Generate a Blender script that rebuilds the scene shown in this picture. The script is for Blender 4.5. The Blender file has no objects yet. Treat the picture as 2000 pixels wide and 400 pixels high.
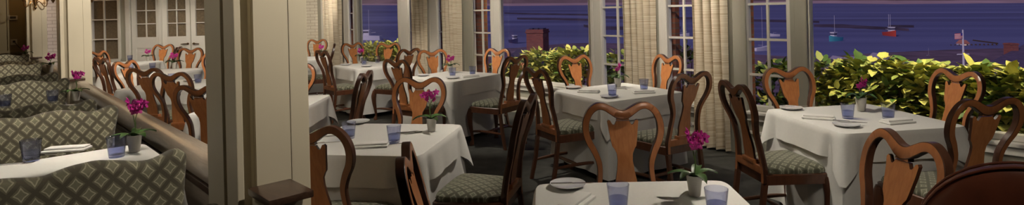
import bpy, bmesh, math, random
from mathutils import Vector, Matrix
PI = math.pi
scene = bpy.context.scene
col = scene.collection
random.seed(7)

# ------------------------------------------------------------------ camera
F_PX, CX, CY, ROLL, HC = 1098.5, 1042.0, 15.7, 0.025, 1.586
cr, sr = math.cos(ROLL), math.sin(ROLL)
cam_d = bpy.data.cameras.new('camera'); cam = bpy.data.objects.new('camera', cam_d); col.objects.link(cam)
cam_d.sensor_width = 36; cam_d.lens = F_PX / 2000 * 36
cam_d.shift_x = -(CX - 1000) / 2000; cam_d.shift_y = -(200 - CY) / 2000
cam_d.clip_start = .05; cam_d.clip_end = 5000
cam.matrix_world = Matrix(((cr, sr, 0, 0), (0, 0, -1, 0), (-sr, cr, 0, HC), (0, 0, 0, 1)))
scene.camera = cam

def at(px, py, Y=None, z=None):
    """the point of the place seen at that spot of the photograph, at depth Y or at height z"""
    du, dv = px - CX, py - CY
    u, w = du * cr - dv * sr, du * sr + dv * cr
    if Y is None: Y = F_PX * (HC - z) / w
    return Vector((u / F_PX * Y, Y, HC - w / F_PX * Y))

# ------------------------------------------------------------------ light, world, exposure
scene.view_settings.view_transform = 'Standard'
scene.view_settings.look = 'None'
scene.view_settings.gamma = 1
scene.view_settings.use_curve_mapping = False
scene.view_settings.exposure = 0.25
wd = bpy.data.worlds.new('dusk'); scene.world = wd; wd.use_nodes = True
nt = wd.node_tree; nt.nodes.clear()
wo = nt.nodes.new('ShaderNodeOutputWorld'); wb = nt.nodes.new('ShaderNodeBackground')
wb.inputs[0].default_value = (.17, .16, .38, 1); wb.inputs[1].default_value = .34
nt.links.new(wb.outputs[0], wo.inputs[0])

def spot(name, loc, target, power, angle, size=.04, color=(1, .895, .755), blend=.5):
    d = bpy.data.lights.new(name, 'SPOT'); d.energy = power; d.spot_size = math.radians(angle)
    d.spot_blend = blend; d.shadow_soft_size = size; d.color = color
    o = bpy.data.objects.new(name, d); col.objects.link(o); o.location = loc
    o.rotation_euler = (Vector(target) - Vector(loc)).to_track_quat('-Z', 'Y').to_euler()
    return o
CZ = 2.7
def pq(p, q): return ((p + q) / 2 ** .5, (q - p) / 2 ** .5)
sd = bpy.data.lights.new('dusk_sun', 'SUN'); sd.energy = 1.1; sd.angle = .12; sd.color = (1.0, .80, .86)
so = bpy.data.objects.new('dusk_sun', sd); col.objects.link(so); so.rotation_euler = Vector((.62, .62, -.42)).to_track_quat('-Z', 'Y').to_euler()
CEIL_AND_FILL_SPOTS = [  # place at ceiling height, aim, power, cone; downlights and added fills
    ((1.75, 3.25), (.55, 2.35, .75), 120, 52), ((.9, 4.3), (2.35, 4.0, .75), 130, 50), ((.2, 4.1), (-1.0, 3.75, .75), 100, 52),
    ((.0, 6.1), (.85, 5.5, .75), 90, 60), ((-2.3, 6.7), (-1.1, 7.2, .75), 130, 52), ((-2.4, 7.6), (-2.5, 8.9, .8), 120, 60),
    ((-1.75, 4.75), (-2.3, 5.5, .75), 110, 62), ((-4.2, 9.4), (-4.4, 11.5, .8), 130, 75), ((-3.3, 6.2), (-4.4, 7.1, .75), 90, 70),
    ((-5.0, 7.6), (-5.9, 8.7, .75), 90, 70), ((-7.0, 9.4), (-7.6, 10.8, .8), 130, 80), ((-5.8, 10.2), (-7.2, 12.2, 1.2), 60, 75),
    (pq(-3.4, .3), (*pq(-4.03, .25), .85), 95, 34), (pq(-5.84, .1), (*pq(-6.47, .2), .85), 120, 32), (pq(-8.65, .05), (*pq(-9.28, .15), .85), 120, 30), (pq(-11.6, .05), (*pq(-12.23, .2), .85), 130, 32),
    ((.3, 2.0), (-.2, 6.3, .6), 50, 58), (pq(-4.4, 1.15), (-4.3, 6.4, .8), 100, 75), ((-1.4, 5.0), (-2.2, 8.3, .6), 60, 60), (pq(-7.2, 1.2), (-6.3, 9.2, .8), 70, 70), ((1.0, .9), (1.9, 4.2, .7), 32, 60),  # added fill lamps that lift the shaded sides of tables and chairs
    (pq(-3.4, 1.0), (*pq(-4.3, .98), .8), 65, 60), (pq(-2.9, -.4), (*pq(-2.85, .8), 1.3), 22, 50), (pq(-9.6, -.2), (*pq(-9.6, .8), 1.5), 12, 50),  # added lamps to brighten the rail and the columns' booth sides
    (pq(-1.5, 1.75), (*pq(-2.6, .95), 1.5), 110, 46), (pq(-7.9, 1.6), (*pq(-9.25, .95), 1.3), 75, 60), (pq(-13.9, 1.6), (*pq(-15.3, .95), 1.4), 75, 60), ((1.1, 1.1), (1.7, 2.3, .9), 45, 62),  # column lamps; the last one is added to brighten the leather chair
    ((1.0, 5.0), (1.3, 6.9, 1.2), 110, 75), ((-1.0, 7.2), (-.6, 8.8, 1.2), 100, 80), ((1.9, 4.7), (2.6, 5.7, 1.2), 40, 80), ((-2.6, 9.6), (-3.2, 11.4, 1.2), 60, 70), ((-4.7, 11.9), (-5.7, 14.0, 1.4), 110, 75)]  # added lamps to brighten window wall, curtains and far brick
for i, ((x, y), tg, p, a) in enumerate(CEIL_AND_FILL_SPOTS):
    if len(tg) == 2: tg = (*tg, 1.0)
    spot('ceiling_and_fill_spot_light', (x, y, CZ - .06), tg, p, a)

# ------------------------------------------------------------------ materials
def mat(name): 
    m = bpy.data.materials.new(name); m.use_nodes = True
    return m, m.node_tree, m.node_tree.nodes['Principled BSDF']
def N(t, kind, **kw):
    n = t.nodes.new(kind)
    for k, v in kw.items():
        if k.startswith('i_'):
            n.inputs[k[2:].replace('_', ' ')].default_value = v
        else: setattr(n, k, v)
    return n
def ramp(t, stops):
    r = t.nodes.new('ShaderNodeValToRGB'); e = r.color_ramp.elements
    while len(e) < len(stops): e.new(.5)
    for q, (p, c) in zip(e, stops): q.position = p; q.color = (*c, 1)
    return r
def math_n(t, op, a, b=None):
    n = t.nodes.new('ShaderNodeMath'); n.operation = op
    for k, v in enumerate((a, b)):
        if v is None: continue
        if isinstance(v, (int, float)): n.inputs[k].default_value = v
        else: t.links.new(v, n.inputs[k])
    return n.outputs[0]
def simple(name, c, rough=.5, metal=0, noise=0, scale=20, bump=0, spec=.5):
    m, t, b = mat(name); b.inputs['Base Color'].default_value = (*c, 1); b.inputs['Roughness'].default_value = rough
    b.inputs['Metallic'].default_value = metal; b.inputs['Specular IOR Level'].default_value = spec
    if noise or bump:
        tc = N(t, 'ShaderNodeTexCoord'); nz = N(t, 'ShaderNodeTexNoise'); nz.inputs['Scale'].default_value = scale; nz.inputs['Detail'].default_value = 4
        t.links.new(tc.outputs['Object'], nz.inputs['Vector'])
        if noise:
            r = ramp(t, [(.3, tuple(x * (1 - noise) for x in c)), (.7, tuple(min(1, x * (1 + noise)) for x in c))])
            t.links.new(nz.outputs['Fac'], r.inputs[0]); t.links.new(r.outputs[0], b.inputs['Base Color'])
        if bump:
            bp = N(t, 'ShaderNodeBump'); bp.inputs['Strength'].default_value = bump; bp.inputs['Distance'].default_value = .01
            t.links.new(nz.outputs['Fac'], bp.inputs['Height']); t.links.new(bp.outputs[0], b.inputs['Normal'])
    return m
def wood(name, dark, light, rough=.32, stretch=(9, 9, 1.2)):
    m, t, b = mat(name)
    tc = N(t, 'ShaderNodeTexCoord'); mp = N(t, 'ShaderNodeMapping'); mp.inputs['Scale'].default_value = stretch
    nz = N(t, 'ShaderNodeTexNoise'); nz.inputs['Scale'].default_value = 6; nz.inputs['Detail'].default_value = 6; nz.inputs['Distortion'].default_value = .6
    t.links.new(tc.outputs['Object'], mp.inputs[0]); t.links.new(mp.outputs[0], nz.inputs['Vector'])
    r = ramp(t, [(.3, dark), (.7, light)]); t.links.new(nz.outputs['Fac'], r.inputs[0]); t.links.new(r.outputs[0], b.inputs['Base Color'])
    b.inputs['Roughness'].default_value = rough; b.inputs['Coat Weight'].default_value = .25; b.inputs['Coat Roughness'].default_value = .2
    return m
def brick(name, c1, c2, mortar, w=.2, h=.065, ax='x'):
    m, t, b = mat(name)
    tc = N(t, 'ShaderNodeTexCoord'); s = N(t, 'ShaderNodeSeparateXYZ'); cb = N(t, 'ShaderNodeCombineXYZ')
    t.links.new(tc.outputs['Object'], s.inputs[0])
    su = math_n(t, 'ADD', s.outputs[0], s.outputs[1])
    t.links.new(su, cb.inputs[0]); t.links.new(s.outputs[2], cb.inputs[1])
    bt = N(t, 'ShaderNodeTexBrick'); t.links.new(cb.outputs[0], bt.inputs['Vector'])
    bt.inputs['Color1'].default_value = (*c1, 1); bt.inputs['Color2'].default_value = (*c2, 1); bt.inputs['Mortar'].default_value = (*mortar, 1)
    bt.inputs['Scale'].default_value = 1; bt.inputs['Brick Width'].default_value = w; bt.inputs['Row Height'].default_value = h; bt.inputs['Mortar Size'].default_value = .006
    t.links.new(bt.outputs['Color'], b.inputs['Base Color']); b.inputs['Roughness'].default_value = .85
    bp = N(t, 'ShaderNodeBump'); bp.inputs['Strength'].default_value = .6; bp.inputs['Distance'].default_value = .006; bp.invert = True
    t.links.new(bt.outputs['Fac'], bp.inputs['Height']); t.links.new(bp.outputs[0], b.inputs['Normal'])
    return m
def lattice(name, axes, size, cols, rough=.8):
    """woven diamond trellis; axes = which object axes carry it"""
    m, t, b = mat(name); dark, mid, light, inner = cols
    tc = N(t, 'ShaderNodeTexCoord'); s = N(t, 'ShaderNodeSeparateXYZ'); t.links.new(tc.outputs['Object'], s.inputs[0])
    a, c = s.outputs[axes[0]], s.outputs[axes[1]]
    a = math_n(t, 'MULTIPLY', a, 1.08); c = math_n(t, 'MULTIPLY', c, .92)
    p = math_n(t, 'MULTIPLY', math_n(t, 'ADD', a, c), 1 / size); q = math_n(t, 'MULTIPLY', math_n(t, 'SUBTRACT', a, c), 1 / size)
    fp = math_n(t, 'ABSOLUTE', math_n(t, 'SUBTRACT', math_n(t, 'FRACT', p), .5)); fq = math_n(t, 'ABSOLUTE', math_n(t, 'SUBTRACT', math_n(t, 'FRACT', q), .5))
    mx = math_n(t, 'MAXIMUM', fp, fq); mn = math_n(t, 'MINIMUM', fp, fq)
    v = math_n(t, 'SUBTRACT', math_n(t, 'MULTIPLY', mx, 1.12), math_n(t, 'MULTIPLY', mn, .20))
    r1 = ramp(t, [(0, inner), (.20, light), (.275, mid)]); r1.color_ramp.interpolation = 'CONSTANT'; t.links.new(v, r1.inputs[0])
    r = N(t, 'ShaderNodeMixRGB'); band = math_n(t, 'GREATER_THAN', mx, .375); t.links.new(band, r.inputs[0]); t.links.new(r1.outputs[0], r.inputs[1]); r.inputs[2].default_value = (*dark, 1)
    nz = N(t, 'ShaderNodeTexNoise'); nz.inputs['Scale'].default_value = 350; t.links.new(tc.outputs['Object'], nz.inputs['Vector'])
    mxn = N(t, 'ShaderNodeMixRGB'); mxn.blend_type = 'MULTIPLY'; mxn.inputs[0].default_value = .35
    t.links.new(r.outputs[0], mxn.inputs[1]); t.links.new(nz.outputs['Fac'], mxn.inputs[2])
    t.links.new(mxn.outputs[0], b.inputs['Base Color']); b.inputs['Roughness'].default_value = rough; b.inputs['Sheen Weight'].default_value = .2
    return m
def clear(name, tint, gloss=.04, rough=.02, edge=.5, dark_edge=0):
    m, t, b = mat(name); t.nodes.remove(b)
    out = [n for n in t.nodes if n.type == 'OUTPUT_MATERIAL'][0]
    tr = N(t, 'ShaderNodeBsdfTransparent'); tr.inputs[0].default_value = (*tint, 1)
    if dark_edge:
        l2 = N(t, 'ShaderNodeLayerWeight'); l2.inputs[0].default_value = .35
        rr = ramp(t, [(.45, tint), (.95, tuple(x * dark_edge for x in tint))]); t.links.new(l2.outputs['Facing'], rr.inputs[0]); t.links.new(rr.outputs[0], tr.inputs[0])
    gl = N(t, 'ShaderNodeBsdfGlossy'); gl.inputs['Roughness'].default_value = rough; gl.inputs[0].default_value = (.9, .92, 1, 1)
    lw = N(t, 'ShaderNodeLayerWeight'); lw.inputs[0].default_value = .25
    f = math_n(t, 'ADD', math_n(t, 'MULTIPLY', lw.outputs['Facing'], edge), gloss)
    mx = N(t, 'ShaderNodeMixShader'); t.links.new(f, mx.inputs[0]); t.links.new(tr.outputs[0], mx.inputs[1]); t.links.new(gl.outputs[0], mx.inputs[2])
    t.links.new(mx.outputs[0], out.inputs[0])
    return m
def emis(name, c, s):
    m, t, b = mat(name); b.inputs['Emission Color'].default_value = (*c, 1); b.inputs['Emission Strength'].default_value = s; b.inputs['Base Color'].default_value = (*c, 1)
    return m

M = {}
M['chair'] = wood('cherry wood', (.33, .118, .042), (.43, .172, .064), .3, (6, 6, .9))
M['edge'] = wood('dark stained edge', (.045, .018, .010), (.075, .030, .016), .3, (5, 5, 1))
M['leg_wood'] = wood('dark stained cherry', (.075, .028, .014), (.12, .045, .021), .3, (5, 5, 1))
M['splat'] = wood('cherry wood panel', (.45, .165, .055), (.57, .235, .085), .3, (9, 9, .8))
M['dark_wood'] = wood('dark walnut', (.035, .018, .012), (.07, .038, .024), .3, (2, 9, 9))
M['rail'] = wood('taupe painted rail', (.30, .25, .195), (.42, .355, .285), .33, (1, 14, 14))
M['cloth'] = simple('white table linen', (.66, .655, .62), .85, noise=.02, scale=60, bump=.03)
M['napkin'] = simple('white napkin linen', (.72, .71, .68), .9, bump=.1, scale=40)
M['china'] = simple('white china', (.62, .62, .62), .18)
M['steel'] = simple('polished steel', (.62, .6, .57), .22, 1)
M['pot'] = simple('pale grey ceramic', (.52, .50, .45), .45)
M['soil'] = simple('bark potting mix', (.06, .04, .02), .95, noise=.5, scale=90, bump=.5)
M['orchid_leaf'] = simple('orchid leaf', (.055, .115, .03), .4, noise=.3)
M['stem'] = simple('flower stem', (.10, .16, .05), .6)
M['petal'] = simple('magenta petal', (.52, .02, .27), .5, noise=.25, scale=60)
M['lip'] = simple('deep magenta lip', (.22, .0, .12), .5)
M['glass'] = clear('blue tumbler glass', (.84, .855, .94), .05, .03, .35, .45)
M['water'] = clear('water in the tumbler', (.64, .68, .87), .05, .02, .25, .6)
M['pane'] = clear('window pane', (.93, .94, .97), .0, .01, .10)
M['paint'] = simple('cream paint', (.53, .475, .355), .5, noise=.03, scale=3, bump=.03)
M['trim'] = simple('white trim paint', (.78, .75, .68), .45)
M['greypaint'] = simple('sage grey paint', (.40, .385, .31), .55)
M['olive'] = simple('olive wall paint', (.20, .165, .09), .7)
M['ceiling'] = simple('ceiling paint', (.5, .47, .42), .8)
M['carpet'] = simple('charcoal carpet', (.055, .055, .048), .95, noise=.25, scale=8, bump=.3)
M['brick'] = brick('red brick', (.30, .10, .05), (.19, .065, .038), (.16, .125, .10))
M['whitebrick'] = brick('whitewashed brick', (.60, .55, .45), (.55, .50, .40), (.36, .31, .24), .22, .075)
G = ((.072, .062, .036), (.135, .125, .075), (.36, .34, .235), (.17, .16, .10))
M['booth'] = lattice('booth trellis fabric', (0, 2), .077, G)
M['booth_seat'] = lattice('booth seat trellis fabric', (0, 1), .086, G)
M['seat'] = lattice('seat trellis fabric', (0, 1), .068, ((.085, .085, .05), (.15, .15, .095), (.38, .38, .28), (.17, .175, .115)))
M['leather'] = simple('oxblood leather', (.085, .024, .012), .28, noise=.3, scale=9, bump=.12)
M['brass'] = simple('aged brass', (.16, .09, .035), .35, .9)
M['bulb'] = emis('candle bulb', (1, .6, .25), 6)
M['plastic'] = simple('ivory plastic', (.45, .42, .34), .4)
M['blackplastic'] = simple('black plastic', (.02, .02, .02), .4)
M['leaf1'] = simple('yellow green leaf', (.46, .44, .12), .6)
M['leaf2'] = simple('bright green leaf', (.25, .29, .075), .55)
M['leaf3'] = simple('deep green leaf', (.06, .12, .025), .5)
M['twig'] = simple('woody stem', (.09, .055, .03), .9)
M['hydrangea'] = simple('faded pink bloom', (.55, .22, .16), .8, noise=.3, scale=40)
M['redbloom'] = simple('red bloom', (.65, .03, .03), .7)
for k in ('leaf1', 'leaf2', 'leaf3'):
    pass

# curtain cloth: pale weave with fine level bands
m, t, b = mat('banded curtain cloth')
tc = N(t, 'ShaderNodeTexCoord'); s_ = N(t, 'ShaderNodeSeparateXYZ'); t.links.new(tc.outputs['Object'], s_.inputs[0])
cb = N(t, 'ShaderNodeCombineXYZ'); t.links.new(math_n(t, 'MULTIPLY', s_.outputs[2], 75), cb.inputs[2]); t.links.new(math_n(t, 'MULTIPLY', s_.outputs[0], 2.5), cb.inputs[0])
nz = N(t, 'ShaderNodeTexNoise'); nz.inputs['Scale'].default_value = 1; nz.inputs['Detail'].default_value = 3; t.links.new(cb.outputs[0], nz.inputs['Vector'])
r = ramp(t, [(.30, (.42, .33, .215)), (.5, (.58, .50, .37)), (.68, (.68, .62, .49))]); t.links.new(nz.outputs['Fac'], r.inputs[0])
t.links.new(r.outputs[0], b.inputs['Base Color']); b.inputs['Roughness'].default_value = .9
M['curtain'] = m
M['lace'] = simple('tan door curtain', (.26, .19, .105), .9, noise=.18, scale=30)

# sea
m, t, b = mat('harbour water')
tc = N(t, 'ShaderNodeTexCoord'); mp = N(t, 'ShaderNodeMapping'); mp.inputs['Scale'].default_value = (.004, .045, 1)
nz = N(t, 'ShaderNodeTexNoise'); nz.inputs['Scale'].default_value = 1; nz.inputs['Detail'].default_value = 6
t.links.new(tc.outputs['Object'], mp.inputs[0]); t.links.new(mp.outputs[0], nz.inputs['Vector'])
r = ramp(t, [(.34, (.105, .105, .21)), (.5, (.145, .16, .33)), (.66, (.24, .26, .47))]); t.links.new(nz.outputs['Fac'], r.inputs[0])
t.links.new(r.outputs[0], b.inputs['Base Color']); b.inputs['Roughness'].default_value = .55
n2 = N(t, 'ShaderNodeTexNoise'); n2.inputs['Scale'].default_value = 1.5; t.links.new(tc.outputs['Object'], n2.inputs['Vector'])
bp = N(t, 'ShaderNodeBump'); bp.inputs['Strength'].default_value = .3; bp.inputs['Distance'].default_value = .3; t.links.new(n2.outputs['Fac'], bp.inputs['Height']); t.links.new(bp.outputs[0], b.inputs['Normal'])
M['sea'] = m
M['sand'] = simple('far sand', (.62, .42, .42), .9, noise=.2, scale=.02)
M['farland'] = simple('far shore scrub', (.30, .20, .19), .95, noise=.4, scale=.02)
M['bar'] = simple('wet sandbar', (.085, .06, .09), .8, noise=.4, scale=.2)
M['land'] = simple('near shore ground', (.20, .13, .17), .95, noise=.45, scale=.35)
M['roof'] = simple('slate roof', (.13, .10, .17), .8, noise=.2, scale=6)
M['farbrick'] = brick('chimney brick', (.42, .13, .09), (.30, .09, .07), (.22, .13, .12), .12, .05)
M['white'] = simple('white boat paint', (.8, .8, .85), .5)
M['teal'] = simple('teal boat paint', (.10, .55, .62), .5)
M['red'] = simple('red boat paint', (.62, .08, .05), .5)
M['navy'] = simple('navy boat paint', (.03, .03, .10), .5)
M['flagred'] = simple('flag red', (.75, .08, .08), .8); M['flagwhite'] = simple('flag white', (.85, .8, .8), .8); M['flagblue'] = simple('flag blue', (.08, .08, .45), .8)
M['lamp'] = emis('lit window', (1, .62, .25), 1.1)

# ------------------------------------------------------------------ mesh helpers
class MB:
    def __init__(s): s.v = []; s.f = []; s.m = []
    def add(s, vs, fs, mi=0):
        o = len(s.v); s.v += [tuple(v) for v in vs]; s.f += [tuple(i + o for i in f) for f in fs]; s.m += [mi] * len(fs)
    def box(s, x0, x1, y0, y1, z0, z1, bev=0, mi=0, mx=None):
        bm = bmesh.new(); bmesh.ops.create_cube(bm, size=1)
        for v in bm.verts: v.co = Vector(((x0 + x1) / 2 + v.co.x * (x1 - x0), (y0 + y1) / 2 + v.co.y * (y1 - y0), (z0 + z1) / 2 + v.co.z * (z1 - z0)))
        if bev: bmesh.ops.bevel(bm, geom=bm.edges[:], offset=bev, segments=2, affect='EDGES', profile=.6)
        bm.verts.index_update()
        s.add([(mx @ v.co) if mx else v.co for v in bm.verts], [[v.index for v in f.verts] for f in bm.faces], mi); bm.free()
    def lathe(s, prof, seg=20, c=(0, 0, 0), mi=0, mx=None):
        vs = []; n = len(prof)
        for k in range(seg):
            a = 2 * PI * k / seg
            for r, z in prof:
                p = Vector((c[0] + r * math.cos(a), c[1] + r * math.sin(a), c[2] + z)); vs.append(mx @ p if mx else p)
        fs = [(k * n + i, ((k + 1) % seg) * n + i, ((k + 1) % seg) * n + i + 1, k * n + i + 1) for k in range(seg) for i in range(n - 1)]
        if prof[0][0] > 1e-5: fs.append(tuple(k * n for k in reversed(range(seg))))
        if prof[-1][0] > 1e-5: fs.append(tuple(k * n + n - 1 for k in range(seg)))
        s.add(vs, fs, mi)
    def tube(s, pts, rad, seg=8, mi=0):
        pts = [Vector(p) for p in pts]; n = len(pts)
        if not hasattr(rad, '__len__'): rad = [rad] * n
        vs = []; up = None
        for i, p in enumerate(pts):
            d = (pts[min(i + 1, n - 1)] - pts[max(i - 1, 0)]).normalized()
            if up is None: up = Vector((1, 0, 0)) if abs(d.x) < .8 else Vector((0, 1, 0))
            a = d.cross(up).normalized(); up2 = a.cross(d).normalized(); up = up2
            for k in range(seg):
                t = 2 * PI * k / seg; vs.append(p + (a * math.cos(t) + up2 * math.sin(t)) * rad[i])
        fs = [(i * seg + k, i * seg + (k + 1) % seg, (i + 1) * seg + (k + 1) % seg, (i + 1) * seg + k) for i in range(n - 1) for k in range(seg)]
        fs += [tuple(range(seg))[::-1], tuple((n - 1) * seg + k for k in range(seg))]
        s.add(vs, fs, mi)
    def loft(s, rings, cap=True, mi=0):
        seg = len(rings[0]); n = len(rings); vs = [p for r in rings for p in r]
        fs = [(i * seg + k, i * seg + (k + 1) % seg, (i + 1) * seg + (k + 1) % seg, (i + 1) * seg + k) for i in range(n - 1) for k in range(seg)]
        if cap: fs += [tuple(range(seg))[::-1], tuple((n - 1) * seg + k for k in range(seg))]
        s.add(vs, fs, mi)
    def prism(s, poly, a, b, axis='y', fy=None, mi=0):
        """extrude a 2-D outline (x,z) between y=a and y=b"""
        n = len(poly); mk = {'y': lambda p, h: (p[0], h, p[1]), 'z': lambda p, h: (p[0], p[1], h), 'x': lambda p, h: (h, p[0], p[1])}[axis]
        vs = [mk(p, a) for p in poly] + [mk(p, b) for p in poly]
        fs = [tuple(range(n)), tuple(n + i for i in reversed(range(n)))] + [(i, i + n, (i + 1) % n + n, (i + 1) % n) for i in range(n)]
        s.add(vs, fs, mi)
    def build(s, name, mats, parent=None, smooth=True, angle=40):
        me = bpy.data.meshes.new(name); me.from_pydata(s.v, [], s.f)
        if not isinstance(mats, (list, tuple)): mats = [mats]
        for q in mats: me.materials.append(q)
        for p, k in zip(me.polygons, s.m): p.material_index = k
        bm = bmesh.new(); bm.from_mesh(me); bmesh.ops.recalc_face_normals(bm, faces=bm.faces[:]); bm.to_mesh(me); bm.free()
        if smooth:
            me.polygons.foreach_set('use_smooth', [True] * len(me.polygons))
            try: me.set_sharp_from_angle(angle=math.radians(angle))
            except Exception: pass
        o = bpy.data.objects.new(name, me); col.objects.link(o); o.parent = parent
        return o
def tag(o, label=None, cat=None, group=None, kind=None):
    for k, v in (('label', label), ('category', cat), ('group', group), ('kind', kind)):
        if v: o[k] = v
    return o
def thing(name, label, cat, loc=(0, 0, 0), rz=0, group=None):
    o = bpy.data.objects.new(name, None); col.objects.link(o); o.location = loc; o.rotation_euler = (0, 0, rz); o.empty_display_size = .1
    return tag(o, label, cat, group)
def kids(o): return [c for c in bpy.data.objects if c.parent == o]
KC = {}
def dup(root, loc, rz, label, group=None, scale=1):
    r = root.copy(); col.objects.link(r); r.location = loc; r.rotation_euler = (0, 0, rz); r.scale = (scale,) * 3; tag(r, label, None, group)
    def rec(a, b):
        if a.name not in KC: KC[a.name] = kids(a)
        for c in KC[a.name]:
            d = c.copy(); col.objects.link(d); d.parent = b; rec(c, d)
    rec(root, r); return r
def catmull(P, n=6):
    out = []; L = len(P)
    for i in range(L - 1):
        p0, p1, p2, p3 = P[max(i - 1, 0)], P[i], P[i + 1], P[min(i + 2, L - 1)]
        for k in range(n):
            t = k / n
            out.append(tuple(.5 * (2 * b + (c - a) * t + (2 * a - 5 * b + 4 * c - d) * t * t + (3 * b - a - 3 * c + d) * t ** 3) for a, b, c, d in zip(p0, p1, p2, p3)))
    out.append(tuple(P[-1])); return out
def lerp(tab, x):
    if x <= tab[0][0]: return tab[0][1]
    for (a, u), (b, v) in zip(tab, tab[1:]):
        if x <= b: return u + (v - u) * (x - a) / (b - a)
    return tab[-1][1]

# ------------------------------------------------------------------ frames of the place
WP0 = Vector((0, 8.27, 0)); WANG = -math.atan2(.7295, .6845)
WE1 = Vector((math.cos(WANG), math.sin(WANG), 0)); WE2 = Vector((-math.sin(WANG), math.cos(WANG), 0))
def uw(px, n=0.0, py=80):        # position along the window wall (n out from its inner face) of a sight line
    r = at(px, py, 1); k = r.x
    d = (5.661 + n) / (.6845 + .7295 * k); return k * d * .6845 - (d - 8.27) * .7295
def in_wall(o): o.location = WP0; o.rotation_euler = (0, 0, WANG); return o
BE = Matrix.Rotation(-PI / 4, 4, 'Z')
def in_booth(o): o.rotation_euler = (0, 0, -PI / 4); return o        # local x = p (towards camera), y = q (towards windows)
def st(mb, name, m, frame=None, parent=None, smooth=False, kind='structure'):
    o = mb.build(name, m, parent, smooth)
    if parent is None:
        o['kind'] = kind
        if frame: frame(o)
    return o

# ------------------------------------------------------------------ shell
def pq(p, q): return ((p + q) / 2 ** .5, (q - p) / 2 ** .5)
poly = [(6.5, 1.34), (-5.37, 14.0), (-6.4, 14.0), (-6.4, 12.2), (-10.85, 12.2), pq(-15.75, 1.0), pq(-15.75, -1.4), pq(1.2, -1.4), (1.9, -3), (6.5, -3)]
poly = poly[::-1]
b_ = MB(); b_.prism(poly, -.12, 0, 'z'); st(b_, 'floor', M['carpet'])
b_ = MB(); b_.prism(poly, CZ, CZ + .15, 'z'); st(b_, 'ceiling', M['ceiling'])
def wall_seg(name, a, b, m, t=.15, z0=0, z1=CZ):
    a, b = Vector((*a, 0)), Vector((*b, 0)); d = b - a
    mb = MB(); mb.box(0, d.length, 0, t, z0, z1)
    o = st(mb, name, m); o.location = a; o.rotation_euler = (0, 0, math.atan2(d.y, d.x)); return o
wall_seg('wall_far', (-6.55, 14.0), (-5.2, 14.0), M['whitebrick'])
wall_seg('wall_return', (-6.4, 12.35), (-6.4, 14.0), M['paint'])
wall_seg('wall_alcove', pq(-15.75, -1.6), pq(-15.75, 1.02), M['olive'])
wall_seg('wall_booths', pq(1.2, -1.4), pq(-15.9, -1.4), M['olive'], -.15)
wall_seg('wall_rear', (1.75, -3), (6.65, -3), M['paint'], -.15)
wall_seg('wall_corner', pq(1.2, -1.4), (1.9, -3), M['paint'], -.15)
wall_seg('wall_right', (6.5, -3), (6.5, 1.5), M['paint'], -.15)

# platform under the booths
b_ = MB(); b_.box(-15.7, -1.0, -1.38, .80, .001, .12); st(b_, 'floor_platform', M['carpet'], in_booth)

# ---------------- window wall
HEAD, SILL, BOT = 2.35, .46, .50
OPEN = [  # px left, px right of glazed openings, kind
    (684, 700, 'cas'), (702, 781, 'pic'), (802, 814, 'cas'),
    (858, 878, 'cas'), (926, 963, 'cas'), (980, 1156, 'pic'), (1178, 1240, 'cas'),
    (1305, 1372, 'cas'), (1459, 1546, 'cas'), (1578, 2090, 'pic')]
ops = [(uw(a, .11), uw(b, .03), k) for a, b, k in OPEN]
UL, UR = (-5.37) / WE1.x, 6.5 / WE1.x
b_ = MB()
cur = UL - .2
for a, b, k in ops:
    b_.box(cur, a, 0, .14, 0, CZ); b_.box(a, b, 0, .14, 0, SILL); b_.box(a, b, 0, .14, HEAD, CZ); cur = b
b_.box(cur, UR + .1, 0, .14, 0, CZ)
st(b_, 'wall_window', M['greypaint'], in_wall)
# outer brick leaf, with a deep reveal beside the casements
b_ = MB(); cur = UL - .3
for pa, pb, rev in ((694, 814, 0), (868, 878, 0), (953, 1240, 0), (1328, 1372, 0), (1473, 2090, 0)):
    a, b = uw(pa, .3), uw(pb, .15) + .10
    b_.box(cur, a, .20, .30, -.6, CZ + .3); b_.box(a, b, .20, .30, -.6, SILL - .03); b_.box(a, b, .20, .30, HEAD, CZ + .3); cur = b
b_.box(cur, UR + .1, .20, .30, -.6, CZ + .3)
st(b_, 'wall_exterior', M['brick'], in_wall)
# windows
MUNT = [.83, 1.20, 1.57, 1.94]
for i, ((pa, pb, k), (a, b, _)) in enumerate(zip(OPEN, ops)):
    w = MB(); fw = .045 if k == 'cas' else .05
    w.box(a, a + fw, .02, .12, SILL, HEAD, .006); w.box(b - fw, b, .02, .12, SILL, HEAD, .006)
    w.box(a, b, .021, .119, SILL, SILL + .05, .006); w.box(a, b, .021, .119, HEAD - .05, HEAD, .006)
    root = st(w, 'window_%d' % (i + 1), M['trim'], in_wall)
    if k == 'cas':
        g = MB(); cm = (a + b) / 2
        if (b - a) > .25: g.box(cm - .011, cm + .011, .055, .085, SILL + .05, HEAD - .05)
        for z in MUNT: g.box(a + fw, b - fw, .056, .084, z - .012, z + .012)
        g.build('muntins', M['trim'], root, False)
    p = MB(); p.box(a + fw, b - fw, .066, .072, SILL + .05, HEAD - .05); p.build('pane', M['pane'], root, False)
# broad fluted casings between the lights
CAS = [(672, 684), (781, 802), (838, 858), (963, 980), (1156, 1178), (1290, 1305), (1426, 1459), (1546, 1578), (905, 926)]
for i, (pa, pb) in enumerate(CAS):
    a, b = uw(pa), uw(pb); w = MB(); wd_ = b - a
    w.box(a, b, -.03, .001, 0, HEAD + .12, .004)
    nf = 2
    for j in range(nf):
        x = a + wd_ * (.16 + .68 * j / (nf - 1)); w.box(x - wd_ * .12, x + wd_ * .12, -.034, -.028, .12, HEAD + .05, .0025)
    st(w, 'trim_%d' % (i + 1), M['trim'] if i not in (6, 7, 8) else M['greypaint'], in_wall)
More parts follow.
